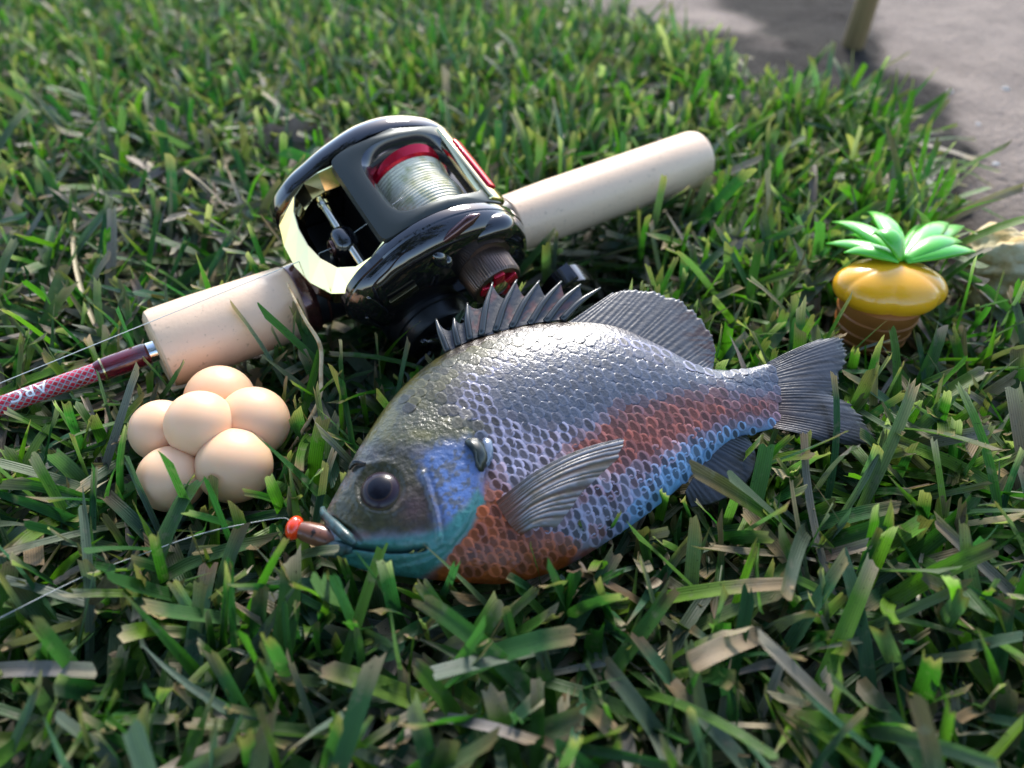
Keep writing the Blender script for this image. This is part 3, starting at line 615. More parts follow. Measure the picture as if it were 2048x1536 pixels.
# ---- fins
m_fin = mat('fin_wet', rough=.42, spec=.45, coat=.35, coat_r=.2, attr='Col', bump=(700, .3, .0004))
m_spine = mat('fin_spine', (.03, .033, .033), .35, coat=.5, coat_r=.15)
def fan_fin(name, base_px, tip_px, nray, fcol, h0=.0006, h1=.0004, ridge=.000045, sub=6, rows=22, sag=None, bow=0., rag=0.):
    """a fin fanned between a base line and an outer edge, with raised rays"""
    nc = nray * sub; Bp = spline(np.array(base_px, float), nc); Tp = spline(np.array(tip_px, float), nc)
    V, C = [], []; ph = (np.arange(nc) / sub + .9 * (vnoise(np.arange(nc) / sub * .7, np.zeros(nc), 61) - .5)) * 2 * np.pi; rj = rng.normal(0, 1, nray + 1); rgi = np.interp(np.arange(nc) / sub, np.arange(nray + 1), rj)
    for i_ in range(rows):
        s_ = i_ / (rows - 1); s2 = s_ * (1 + rag * rgi * (s_ > .9) + rag * .8 * np.cos(ph) * (s_ > .95))
        P = Bp + (Tp - Bp) * s2[:, None] if np.ndim(s2) else Bp + (Tp - Bp) * s2
        w3 = fp(P[:, 0], P[:, 1]); split = np.cos(ph) if s_ < .45 else np.cos(ph) * (1 - .5 * (s_ - .45)) + .35 * np.cos(2 * ph) * (s_ - .45)
        hh = h0 + (h1 - h0) * s_ + bow * math.sin(math.pi * s_) + ridge * split * min(1, s_ * 5 + .3) * (1 - .55 * s_)
        w3 = w3 + FN * (hh + (0 if sag is None else sag(P[:, 0], P[:, 1], s_)))[:, None]
        V.append(w3); C.append(fcol(P, np.full(nc, s_), .5 + .5 * np.cos(ph)))
    V = np.vstack(V); n_ = len(V); Vb = V - FN * .00035
    Fc = grid_faces(rows, nc).tolist() + grid_faces(rows, nc, off=n_)[:, ::-1].tolist()
    C = np.vstack(C) * .42
    bnd = [i for i in range(nc)] + [(k_ + 1) * nc - 1 for k_ in range(1, rows)] + [(rows - 1) * nc + i for i in range(nc - 2, -1, -1)] + [k_ * nc for k_ in range(rows - 2, 0, -1)]
    Fc += [[bnd[i], n_ + bnd[i], n_ + bnd[(i + 1) % len(bnd)], bnd[(i + 1) % len(bnd)]] for i in range(len(bnd))]
    return mesh_obj(name, np.concatenate([V, Vb]), Fc, m_fin, fish, col=np.concatenate([C, C * .8]))
def mixc(a, b, t): return np.array(a) * (1 - t[:, None]) + np.array(b) * t[:, None]
def c_soft(P, s, rdg):
    n_ = fbm(P[:, 0] / 26, P[:, 1] / 5, 3, 12); c = mixc((.075, .085, .11), (.115, .13, .165), rdg * .35) * (.6 + .8 * fbm(P[:, 0] / 12, P[:, 1] / 12, 3, 51))[:, None]
    t = sstep(n_, .50, .60) * sstep(P[:, 0], 1330, 1390) * sstep(s, .35, .7); return c * (1 - t[:, None]) + np.array([.06, .016, .012]) * t[:, None]
fan_fin('soft_dorsal_fin', [(1128, 656), (1200, 660), (1260, 678), (1310, 706), (1365, 738), (1418, 752)], [(1222, 590), (1262, 584), (1318, 592), (1368, 615), (1408, 655), (1428, 700), (1424, 740)], 27, c_soft, h0=.002, h1=.001, rag=.015)
def c_tail(P, s, rdg):
    n_ = fbm(P[:, 0] / 40, P[:, 1] / 4, 3, 15); c = mixc((.06, .065, .085), (.12, .135, .17), rdg * .4); t = sstep(n_, .52, .60) * .85
    c = c * (1 - t[:, None]) + np.array([.022, .018, .017]) * t[:, None]; bs_ = 1 - sstep(s, 0, .35); c = c * (1 - bs_[:, None]) + mixc((.10, .11, .14), (.10, .045, .03), sstep(P[:, 1], 770, 800)) * bs_[:, None]; e_ = sstep(s, .78, 1) * .6; c = c * (1 - e_[:, None]) + np.array([.05, .05, .035]) * e_[:, None]
    lowr = sstep(P[:, 1], 830, 880) * .6; return c * (1 - lowr[:, None]) + np.array([.02, .02, .022]) * lowr[:, None]
fan_fin('tail_fin', [(1534, 726), (1538, 750), (1541, 788), (1542, 825), (1540, 856)], [(1640, 680), (1680, 680), (1692, 710), (1676, 760), (1664, 792), (1705, 818), (1738, 862), (1736, 890), (1650, 890)], 30, c_tail, h0=.0003, h1=.0008, ridge=.00005, rows=26, rag=.02, bow=.0012)
def c_anal(P, s, rdg): return mixc((.016, .018, .024), (.06, .075, .11), rdg * .8) * (.6 + .8 * fbm(P[:, 0] / 20, P[:, 1] / 6, 2, 19))[:, None]
fan_fin('anal_fin', [(1368, 986), (1392, 945), (1420, 908), (1455, 884), (1490, 872)], [(1385, 1012), (1440, 1000), (1490, 970), (1514, 930), (1512, 895), (1500, 872)], 20, c_anal, h0=.001, h1=-.001)
# pectoral fin lies over the flank
def c_pec(P, s, rdg):
    n_ = fbm(P[:, 0] / 22, P[:, 1] / 9, 2, 23); c = mixc((.075, .038, .016), (.27, .27, .30), np.clip(rdg * 1.25 - .15, 0, 1))
    t = (sstep(n_, .5, .65) * .6)[:, None]; c = c * (1 - t) + np.array([.10, .075, .025]) * t; b_ = (1 - sstep(s, .02, .22))[:, None]; return (c * (1 - b_) + np.array([.17, .05, .02]) * b_) * .75
pb = np.array([on_fish(*(q)) for q in [(985, 1004), (1000, 1030), (1028, 1060)]])
def pec_sag(x, y, s_):
    o_ = np.array([((on_fish(a_, b_) - fp(a_, b_)) @ FN) for a_, b_ in zip(x, y)]); return o_
def pecfin():
    nray, sub, rows = 14, 8, 24; nc = nray * sub
    Bp = spline(np.array([(984, 1002), (996, 1022), (1012, 1044), (1032, 1062)], float), nc); Tp = spline(np.array([(1222, 884), (1228, 892), (1216, 918), (1186, 950), (1140, 992), (1118, 1022), (1098, 1052)], float), nc)
    ph = (np.arange(nc) / sub + 1.0 * (vnoise(np.arange(nc) / sub * .8, np.zeros(nc), 63) - .5)) * 2 * np.pi; V, C = [], []; rg = np.interp(np.arange(nc) / sub, np.arange(nray + 1), rng.normal(0, 1, nray + 1))
    for i_ in range(rows):
        s_ = i_ / (rows - 1); ss = s_ * (1 + .02 * rg * (s_ > .9)); P = Bp + (Tp - Bp) * ss[:, None]; P[:, 1] -= 14 * math.sin(math.pi * s_) * np.linalg.norm(Tp - Bp, axis=1) / 250
        h_ = -.0006 + .0026 * min(1, s_ * 4) + .0006 * math.sin(math.pi * s_) + .00012 * np.cos(ph) * (1 - .5 * s_)
        V.append(fp(P[:, 0], P[:, 1]) + FN * (pec_smooth(P) + h_)[:, None]); C.append(c_pec(P, np.full(nc, s_), .5 + .5 * np.cos(ph)))
    V = np.vstack(V); n_ = len(V); C = np.vstack(C)
    # shift so the fin lands on its photographed place despite its height above the mid plane
    Fc = grid_faces(rows, nc).tolist() + grid_faces(rows, nc, off=n_)[:, ::-1].tolist()
    return mesh_obj('pectoral_fin', np.concatenate([V, V - FN * .0003]), Fc, m_fin, fish, col=np.concatenate([C, C]))
offg = ((SUR - base) @ FN)
def pec_smooth(P):
    out = []
    for a_, b_ in P:
        j_ = int(np.argmin(abs(K[:, 0] * .5 + K[:, 2] * .5 - a_))); top, bot = K[j_, 1], K[j_, 3]; rr2 = np.clip((b_ - bot) / (top - bot) * 2 - 1, -.97, .97)
        out.append(K[j_, 4] * .001 * .76 * (1 - abs(rr2) ** 2.5) ** .62)
    return np.array(out)
pf = pecfin(); q_ = proj(np.array(pf.data.vertices[0].co)); print('pec base px', q_)
# move it down along the flank so that the base meets (990,1005)
tgt = on_fish(992, 1004); pf.location = Vector(tgt + FN * .0012 - np.array(pf.data.vertices[0].co)) + pf.location if False else pf.location
shift = (tgt + FN * .0009) - np.array(pf.data.vertices[0].co)
me = pf.data; co = np.zeros(len(me.vertices) * 3); me.vertices.foreach_get('co', co); co = co.reshape(-1, 3) + shift; me.vertices.foreach_set('co', co.ravel()); me.update()
# spiny dorsal
sp_base = [(896, 704), (917, 694), (940, 684), (962, 677), (990, 669), (1022, 662), (1058, 655), (1090, 650), (1122, 646)]
sp_tip = [(872, 640), (908, 640), (934, 612), (984, 574), (1032, 568), (1077, 570), (1121, 571), (1159, 577), (1198, 584)]
spiny = None; V, Fc, C = [], [], []
h_sp = [.0005, .001, .0015, .002, .002, .002, .002, .002, .002]
for k in range(8):
    b0, b1 = np.array(sp_base[k], float), np.array(sp_base[k + 1], float); t0, t1 = np.array(sp_tip[k], float), np.array(sp_tip[k + 1], float)
    m_ = len(V); na, nb = 9, 9
    e0 = t0 * .97 + b0 * .03; e1_ = b1 + (t1 - b1) * .66
    for i_ in range(na):
        q = i_ / (na - 1); topp = e0 + (e1_ - e0) * q; topp = topp + (np.array([-.30 * (e1_ - e0)[1] * 0, 1]) * 10 * math.sin(math.pi * q) * (q < 1))
        bb_ = b0 + (b1 - b0) * q
        for j_ in range(nb):
            s_ = j_ / (nb - 1); p_ = bb_ + (topp - bb_) * s_
            V.append(fp(*p_) + FN * (h_sp[k] - .0004 * math.sin(math.pi * q) * (.4 + s_))); C.append(np.array([.035, .042, .056]) * (1 - .55 * math.sin(math.pi * q)) + (np.array([.08, .01, 0]) if fbm(p_[0] / 14, p_[1] / 20, 2, 44) > .66 else 0))
    Fc += grid_faces(na, nb, off=m_).tolist()
n_ = len(V); V = np.array(V); Fc += [[q + n_ for q in f[::-1]] for f in Fc]
spiny = mesh_obj('spiny_dorsal_fin', np.concatenate([V, V - FN * .0002]), Fc, m_fin, fish, col=np.concatenate([np.array(C)] * 2))
for k in range(9):
    b0, t0 = np.array(sp_base[k], float), np.array(sp_tip[k], float); md = (b0 + t0) / 2 + np.array([-3, -2.])
    tube('spine', [fp(*b0) + FN * (h_sp[k] - .0006), fp(*md) + FN * (h_sp[k] + .0003), fp(*t0) + FN * h_sp[k]], [.0011, .0009, .0003], m_fin_spine if False else m_spine, spiny, 8, 12)

# ================================================================== LURE in the mouth
m_bead = mat('orange_bead', (.95, .06, .008), .12, spec=.6, coat=1, coat_r=.02, sss=.3)
m_lure = mat('speckled_soft_bait', (.20, .075, .04), .3, spec=.5, coat=.5, noise=(620, (.015, .012, .012), .58, .64), sss=.1)
mh = fp(668, 1084) + FN * .0018; bead_c = fp(592, 1062) + FN * .0022
lure = empty('fishing_lure', bead_c - np.array([0, 0, .004]), 'small jig with glowing orange bead head and speckled brown body in the fish mouth', 'fishing lure')
dl = (mh - bead_c); dl /= np.linalg.norm(dl); dl2 = np.cross(dl, FN)
ellipsoid('bead_head', bead_c, np.array([dl, dl2, FN]), (.0020, .0029, .0027), m_bead, lure)
tube('soft_body', [bead_c + dl * .001, bead_c + dl * .003, bead_c + dl * .006, mh + dl * .001, mh + dl * .006], [.0019, .0024, .0027, .0026, .0018], m_lure, lure, 20, 24)

# ================================================================== FISHING LINE
m_mono = mat('clear_line', (.72, .74, .70), .15, spec=.6, trans=.3)
eyep = L(-29.4, 2.5, 22.6); far_l = pz(-260, 872, .016)
PL = np.array([L(-6, 2.2, 34.5), L(-17, 2.4, 28.5), eyep, eyep + (far_l - eyep) * .3, eyep + (far_l - eyep) * .65, far_l])
l1 = tube('fishing_line', PL, .00013, m_mono, None, 6); tag(l1, 'thin clear line running from the reel along the rod', 'fishing line')
pl2 = [bead_c + np.array([-.0005, 0, .0022])] + [pz(u, v, z) for u, v, z in ((565, 1036, .0085), (500, 1046, .008), (401, 1068, .0075), (280, 1110, .007), (174, 1150, .007), (21, 1225, .008), (-160, 1320, .009))]
l2 = tube('fishing_line', pl2, .00012, m_mono, None, 6, 40); tag(l2, 'fine clear leader running from the lure bead across the grass', 'fishing line')

# ================================================================== PEACH BALLS (plain cluster) and YELLOW TOY PLANT (plain)
m_peach = mat('peach_vinyl', (.95, .58, .35), .42, spec=.4, sss=.35)
balls_px = [(468, 932, 75, -.004), (343, 958, 66, -.004), (400, 850, 68, .004), (324, 862, 62, .000), (508, 845, 71, -.002), (440, 800, 69, -.002)]
BALLS = []
cl = empty('toy_ball_cluster', pz(420, 960, -.004), 'cluster of plain peach vinyl balls moulded together beside the rod grip', 'toy')
for k, (u, v, rp, zb) in enumerate(balls_px):
    y_ = (v - 768) / F; d = (H - zb) / (SP + y_ * CP + rp / F); c = pdep(u, v, d); rad = rp / F * d; BALLS.append((c, rad))
    q = rng.normal(0, 1, 3); q /= np.linalg.norm(q)
    ellipsoid('ball', c, I3, (rad, rad, rad), m_peach, cl, 48, 32, fun=lambda dd, q=q: 1 + .012 * (dd @ q))
m_yel = mat('yellow_vinyl', (.88, .42, .012), .25, spec=.5, coat=.5, coat_r=.06, sss=.15); m_leaf = mat('green_vinyl', (.085, .46, .035), .3, spec=.5, coat=.3, sss=.15); m_pot = mat('brown_vinyl', (.42, .15, .035), .35, spec=.4)
TC = pz(1733, 676, -.006); tdep = proj(TC)[2]
toy = empty('toy_plant', TC, 'tiny plastic toy plant with green leaves on a yellow bulb near the bare earth', 'toy')
lathe('pot', TC, np.array([0, 0, 1.]), [(0, .010), (.003, .0116), (.0035, .0112), (.007, .0122), (.0075, .0118), (.012, .0128), (.0125, .0124), (.017, .0132), (.019, .010)], m_pot, toy, seg=48)
yc = TC + np.array([0.0012, 0, .0208])
ellipsoid('bulb', yc, I3, (.0180, .0130, .0082), m_yel, toy, 96, 40, fun=lambda d: 1 - .055 * (1 - np.abs(np.cos(3 * np.arctan2(d[:, 1], d[:, 0]) + .6))) ** 2 * (1 - d[:, 2] ** 2))
root = yc + np.array([.0015, .001, .009])
leafs = [((1666, 444), .010, 9), ((1738, 424), .014, 10), ((1653, 487), 0, 6), ((1688, 505), -.010, 6), ((1745, 468), -.014, 11), ((1895, 446), .008, 9), ((1926, 453), .018, 8), ((1922, 484), -.006, 9), ((1950, 503), -.010, 6), ((1700, 470), .016, 7), ((1860, 452), .022, 9)]
for (u, v), dd, arch in leafs:
    tip = pdep(u, v, tdep + dd); a_ = root + (tip - root) * .05; ln = np.linalg.norm(tip - a_); mid = (a_ + tip) / 2 + np.array([0, 0, arch * .0007]); s_ = np.linspace(0, 1, 18)
    P = np.array([(1 - q) ** 2 * a_ + 2 * q * (1 - q) * mid + q * q * tip for q in s_]); R = .0040 * np.clip(np.sin(np.pi * (s_ * .86 + .14)) ** .75, .12, 1) * np.where(s_ < .3, .75 + s_ * .83, 1)
    R[-1] = .0006
    tube('leaf', P, R, m_leaf, toy, 14, None, .95, .42)

# ================================================================== SMALL THINGS
def lump(name, c, r, m, seed, amp=.3, f=2.2, parent=None, flat=None):
    def fun(d): return 1 + amp * (fbm(d[:, 0] * f + 7 + seed, d[:, 1] * f + d[:, 2] * 1.7 * f + 3, 4, seed) - .5) * 2
    return ellipsoid(name, c, I3, r, m, parent, 56, 36, fun=fun)
m_rock = mat('tan_rock', (.66, .46, .21), .85, spec=.2, noise=(160, (.78, .66, .42), .42, .62), bump=(350, .8, .001))
rc = pz(2014, 592, -.010); ro = lump('tan_rock', rc + np.array([.002, .006, .010]), (.022, .014, .014), m_rock, 3, .42, 2.4); tag(ro, 'rough tan rock chunk lying on bare earth behind the toy plant', 'rock')
m_wood = mat('tan_wood', (.20, .14, .05), .7, noise=(90, (.2, .13, .05), .4, .7))
pc = pz(1702, 98, -.016); po = lathe('wooden_stake', pc - np.array([0, 0, .01]), np.array([0.05, 0, 1.]), [(0, .0062), (.008, .0074), (.03, .0072), (.11, .0070), (.115, .006)], m_wood, None, seg=10); tag(po, 'short tan wooden stake standing in the dark earth', 'stake')
m_peb = mat('pale_pebble', (.6, .58, .55), .6)
for k, (u, v, rr_) in enumerate([(1900, 185, .0016), (1955, 250, .0012), (1925, 418, .0035), (1895, 440, .0022), (1990, 330, .0015), (1800, 245, .0016), (2010, 180, .0018)]):
    lm = m_peb if rr_ < .002 else m_ground; c = pz(u, v, -.0135)
    q = lump('pebble', c + np.array([0, 0, rr_ * .25]), (rr_ * 1.2, rr_, rr_ * .7), m_peb if k not in (2, 3) else mat('clod', (.10, .07, .05), .9), 20 + k, .3); tag(q, 'small pale pebble on the bare earth' if k not in (2, 3) else ('larger dark clod of soil on bare earth at the lawn edge' if k == 2 else 'smaller dark clod of soil on bare earth at the lawn edge'), 'pebble' if k not in (2, 3) else 'clod', 'pebbles on the bare earth' if k not in (2, 3) else 'soil clods on the bare earth')
# dry stem leaning over the cork grip
m_straw = mat('straw', (.62, .48, .28), .6, spec=.3, noise=(300, (.36, .22, .09), .45, .65), bump=(900, .4, .0003))
stp = [pz(574, 566, .0275), pz(590, 600, .0272), pz(612, 642, .0235), pz(640, 690, .018), pz(642, 745, .013), pz(638, 800, .009), pz(605, 862, .004), pz(553, 942, -.006)]
stm = tube('dry_stem', stp, [.0003, .0004, .0005, .0006, .0006, .0006, .0005, .0003], m_straw, None, 8, 50, 1.0, .55); tag(stm, 'bent dry straw stem leaning from the cork fore grip to the grass', 'straw')
m_dead = mat('dead_leaf', (.30, .22, .18), .8, noise=(200, (.2, .14, .1), .4, .6), bump=(300, .6, .001))
def dead_leaf(name, c, size, rz, curl, label, m=m_dead, tilt=.5):
    n_ = 14; uu, vv = np.meshgrid(np.linspace(-1, 1, n_), np.linspace(-1, 1, n_), indexing='ij')
    wv = (1 - .75 * np.abs(uu) ** 2.2) * (1 + .25 * np.sin(uu * 9)); x = uu * size; y = vv * size * .5 * wv; z = curl * size * (uu ** 2 * .5 + vv ** 2 * .5) + size * .12 * (fbm(uu * 2 + 5, vv * 2 + c[0] * 99, 2, 6) - .5)
    cz, sz = math.cos(rz), math.sin(rz); y2 = y * math.cos(tilt) - z * math.sin(tilt); z2 = y * math.sin(tilt) + z * math.cos(tilt)
    V = np.stack([c[0] + x * cz - y2 * sz, c[1] + x * sz + y2 * cz, c[2] + z2], -1).reshape(-1, 3); n2 = len(V)
    Fc = grid_faces(n_, n_).tolist() + grid_faces(n_, n_, off=n2)[:, ::-1].tolist()
    o = mesh_obj(name, np.concatenate([V, V - [0, 0, .0003]]), Fc, m); return tag(o, label, 'leaf')
dead_leaf('dead_leaf', pz(585, 285, .004), .017, .3, .5, 'curled brown dead leaf in the grass behind the reel', tilt=.9)
dead_leaf('leaf_scrap', pz(566, 1102, -.002), .0034, .6, .6, 'tiny pale scrap of dead leaf under the orange lure bead', mat('pale_scrap', (.5, .44, .38), .8), .5)

# ================================================================== unseen tree added behind the photographer (its crown darkens the near side of everything)
m_bark = mat('bark', (.10, .075, .055), .9, bump=(12, .8, .02)); m_leafy = mat('tree_leaf', (.045, .085, .022), .5, spec=.4)
tree = empty('added_shade_tree', (-.8, -3.2, -.03), 'broad leafy tree added out of view to darken the near sides', 'tree')
tube('trunk', [(-.8, -3.2, -.1), (-.75, -3.15, 1.0), (-.6, -3.0, 2.2), (-.5, -2.8, 3.2)], [.24, .19, .15, .08], m_bark, tree, 14, 16)
for a_, b_ in (((-.65, -3.05, 1.8), (1.4, -2.2, 3.2)), ((-.6, -3.0, 2.1), (-2.4, -2.0, 3.1)), ((-.55, -2.9, 2.4), (-.2, -1.0, 3.4)), ((-.6, -3, 2.2), (.8, -3.6, 3.4))):
    a_, b_ = np.array(a_), np.array(b_); tube('limb', [a_, (a_ + b_) / 2 + [0, 0, .2], b_], [.09, .06, .02], m_bark, tree, 8, 10)
trng = np.random.default_rng(5); cl_c = []
while len(cl_c) < 120:
    q = trng.uniform(-1, 1, 3)
    if (q ** 2).sum() < 1: cl_c.append(np.array([-1.0, -1.95, 3.1]) + q * np.array([3.3, 2.35, 1.35]))
nl = 60; cc_ = np.repeat(np.array(cl_c), nl, 0) + trng.normal(0, .20, (120 * nl, 3)); n_ = len(cc_)
d1 = trng.normal(0, 1, (n_, 3)); d1 /= np.linalg.norm(d1, axis=1)[:, None]; d2 = np.cross(d1, trng.normal(0, 1, (n_, 3))); d2 /= np.linalg.norm(d2, axis=1)[:, None]; sz = trng.uniform(.06, .11, n_)[:, None]
V = np.stack([cc_ - d1 * sz, cc_ + d2 * sz * .5, cc_ + d1 * sz, cc_ - d2 * sz * .5], 1).reshape(-1, 3)
mesh_obj('crown', V, np.arange(n_ * 4).reshape(-1, 4), m_leafy, tree, smooth=False)

# ================================================================== GRASS
def grass_material(name, transl):
    m = bpy.data.materials.new(name); m.use_nodes = True; n = m.node_tree.nodes; l = m.node_tree.links; b = n['Principled BSDF']; out = n['Material Output']
    at = n.new('ShaderNodeAttribute'); at.attribute_name = 'Col'; uv = n.new('ShaderNodeUVMap'); uv.uv_map = 'UVMap'
    sp = n.new('ShaderNodeSeparateXYZ'); l.new(uv.outputs[0], sp.inputs[0])
    mu = n.new('ShaderNodeMath'); mu.operation = 'MULTIPLY'; mu.inputs[1].default_value = 2 * math.pi * 13; l.new(sp.outputs[0], mu.inputs[0])
    si = n.new('ShaderNodeMath'); si.operation = 'SINE'; l.new(mu.outputs[0], si.inputs[0])
    # veins: fine pale and dark stripes along the blade
    mr = n.new('ShaderNodeMapRange'); mr.inputs[1].default_value = -1; mr.inputs[2].default_value = 1; mr.inputs[3].default_value = .85; mr.inputs[4].default_value = 1.14; l.new(si.outputs[0], mr.inputs[0])
    mv = n.new('ShaderNodeVectorMath'); mv.operation = 'SCALE'; l.new(at.outputs['Color'], mv.inputs[0]); l.new(mr.outputs[0], mv.inputs['Scale'])
    # blotches and dust
    tc = n.new('ShaderNodeTexCoord'); ns = n.new('ShaderNodeTexNoise'); ns.inputs['Scale'].default_value = 330; ns.inputs['Detail'].default_value = 4; l.new(tc.outputs['Object'], ns.inputs['Vector'])
    r2 = n.new('ShaderNodeMapRange'); r2.inputs[1].default_value = .58; r2.inputs[2].default_value = .72; l.new(ns.outputs[0], r2.inputs[0])
    mk = n.new('ShaderNodeMath'); mk.operation = 'MULTIPLY'; mk.inputs[1].default_value = .55; l.new(r2.outputs[0], mk.inputs[0])
    mx = n.new('ShaderNodeMix'); mx.data_type = 'RGBA'; l.new(mk.outputs[0], mx.inputs[0]); l.new(mv.outputs[0], mx.inputs[6]); mx.inputs[7].default_value = (.20, .18, .14, 1)
    n3 = n.new('ShaderNodeTexNoise'); n3.inputs['Scale'].default_value = 1500; l.new(tc.outputs['Object'], n3.inputs['Vector'])
    r3 = n.new('ShaderNodeMapRange'); r3.inputs[1].default_value = .66; r3.inputs[2].default_value = .72; r3.inputs[3].default_value = 1; r3.inputs[4].default_value = .35; l.new(n3.outputs[0], r3.inputs[0])
    m4 = n.new('ShaderNodeVectorMath'); m4.operation = 'SCALE'; l.new(mx.outputs[2], m4.inputs[0]); l.new(r3.outputs[0], m4.inputs['Scale'])
    l.new(m4.outputs[0], b.inputs['Base Color']); b.inputs['Roughness'].default_value = .42; b.inputs['Specular IOR Level'].default_value = .32
    bp = n.new('ShaderNodeBump'); bp.inputs['Strength'].default_value = .22; bp.inputs['Distance'].default_value = .0004; l.new(si.outputs[0], bp.inputs['Height']); l.new(bp.outputs[0], b.inputs['Normal'])
    tr = n.new('ShaderNodeBsdfTranslucent'); hs = n.new('ShaderNodeVectorMath'); hs.operation = 'MULTIPLY'; l.new(m4.outputs[0], hs.inputs[0]); hs.inputs[1].default_value = (.88, 1.45, .5); l.new(hs.outputs[0], tr.inputs[0])
    ms = n.new('ShaderNodeMixShader'); ms.inputs[0].default_value = transl; l.new(b.outputs[0], ms.inputs[1]); l.new(tr.outputs[0], ms.inputs[2]); l.new(ms.outputs[0], out.inputs[0])
    return m
m_grass = grass_material('grass_blade', .42); m_thatch = grass_material('dry_grass', .15)

def blades(root, az, e0, bend, L_, W_, roll, col, tipc, tipamt, point, rows, cols, fold=.16, fray=.0012, twist=None, z_floor=-.03):
    """vectorised blades -> centre lines and vertex arrays"""
    N = len(L_); s = np.linspace(0, 1, rows); ds = L_ / (rows - 1); e = e0[:, None] + bend[:, None] * s[None]
    azs = az[:, None] + (0 if twist is None else twist[:, None] * s[None])
    D = np.stack([np.cos(azs) * np.cos(e), np.sin(azs) * np.cos(e), np.sin(e)], -1)
    C = np.zeros((N, rows, 3)); C[:, 0] = root
    for k in range(1, rows): C[:, k] = C[:, k - 1] + D[:, k - 1] * ds[:, None]
    C[..., 2] = np.maximum(C[..., 2], z_floor)
    side = np.stack([-np.sin(azs), np.cos(azs), np.zeros_like(azs)], -1); up = np.cross(D, side); up = np.where(up[..., 2:3] < 0, -up, up)
    rl = roll[:, None, None]; Bn = side * np.cos(rl) + up * np.sin(rl); Nm = np.cross(D, Bn)
    prof_cut = .62 + .38 * np.minimum(1, s * 2.2); prof_cut = prof_cut * (1 - .10 * np.clip((s - .6) / .4, 0, 1))
    prof_pt = np.clip((.6 + .4 * np.minimum(1, s * 3)) * (1 - s ** 2.2), .03, 1)
    pr = np.where(point[:, None], prof_pt[None], prof_cut[None]) * W_[:, None] * .5
    cs = np.linspace(-1, 1, cols); V = C[:, :, None] + Bn[:, :, None] * (pr[:, :, None, None] * cs[None, None, :, None]) - Nm[:, :, None] * (pr[:, :, None, None] * fold * 2 * (1 - np.abs(cs))[None, None, :, None])
    jag = rng.normal(0, 1, (N, cols)) * fray * (~point)[:, None]; V[:, -1] += D[:, -1, None] * jag[..., None] + Nm[:, -1, None] * (jag * .5)[..., None]
    sl_ = rng.normal(0, .0012, N) * ~point; V[:, -1] += D[:, -1, None] * (sl_[:, None] * cs[None])[..., None]
    # colours
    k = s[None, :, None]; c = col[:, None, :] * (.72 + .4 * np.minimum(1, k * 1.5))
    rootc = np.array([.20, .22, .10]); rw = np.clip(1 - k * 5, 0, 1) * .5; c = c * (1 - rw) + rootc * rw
    tw = np.clip((k - (1 - tipamt[:, None, None])) / (tipamt[:, None, None] * .5 + 1e-3), 0, 1) * (tipamt[:, None, None] > .01); c = c * (1 - tw) + tipc[:, None, :] * tw
    c = np.broadcast_to(c[:, :, None, :], (N, rows, cols, 3)) * (1 + .12 * (np.abs(cs)[None, None, :, None] - .5))
    uv = np.stack(np.broadcast_arrays((cs[None, None] * .5 + .5) * (W_ / .0075)[:, None, None], (s[None, :, None] * L_[:, None, None]) * 100 + np.zeros((N, rows, cols))), -1)
    return C, V, c, uv
def emit(name, parts, material):
    VV, CC, UU, FF = [], [], [], []; off = 0
    for V, c, uv in parts:
        N, r_, k_ = V.shape[:3]
        if N == 0: continue
        f = grid_faces(r_, k_); FF.append((f[None] + (np.arange(N) * r_ * k_)[:, None, None]).reshape(-1, 4) + off)
        VV.append(V.reshape(-1, 3)); CC.append(c.reshape(-1, 3)); UU.append(uv.reshape(-1, 2)); off += N * r_ * k_
    V = np.vstack(VV); Fq = np.vstack(FF); C = np.vstack(CC); U_ = np.vstack(UU)
    me = bpy.data.meshes.new(name); me.vertices.add(len(V)); me.vertices.foreach_set('co', V.ravel()); me.loops.add(Fq.size); me.loops.foreach_set('vertex_index', Fq.ravel().astype(np.int32))
    me.polygons.add(len(Fq)); me.polygons.foreach_set('loop_start', np.arange(0, Fq.size, 4, dtype=np.int32)); me.polygons.foreach_set('use_smooth', np.ones(len(Fq), bool))
    me.update(calc_edges=True)
    a = me.color_attributes.new('Col', 'FLOAT_COLOR', 'POINT'); c4 = np.ones((len(V), 4), np.float32); c4[:, :3] = np.clip(C, 0, 1); a.data.foreach_set('color', c4.ravel())
    ul = me.uv_layers.new(name='UVMap'); ul.data.foreach_set('uv', U_[Fq.ravel()].astype(np.float32).ravel())
    me.materials.append(material); o = bpy.data.objects.new(name, me); COL.objects.link(o); print(name, len(Fq) * 2, 'tris'); return o

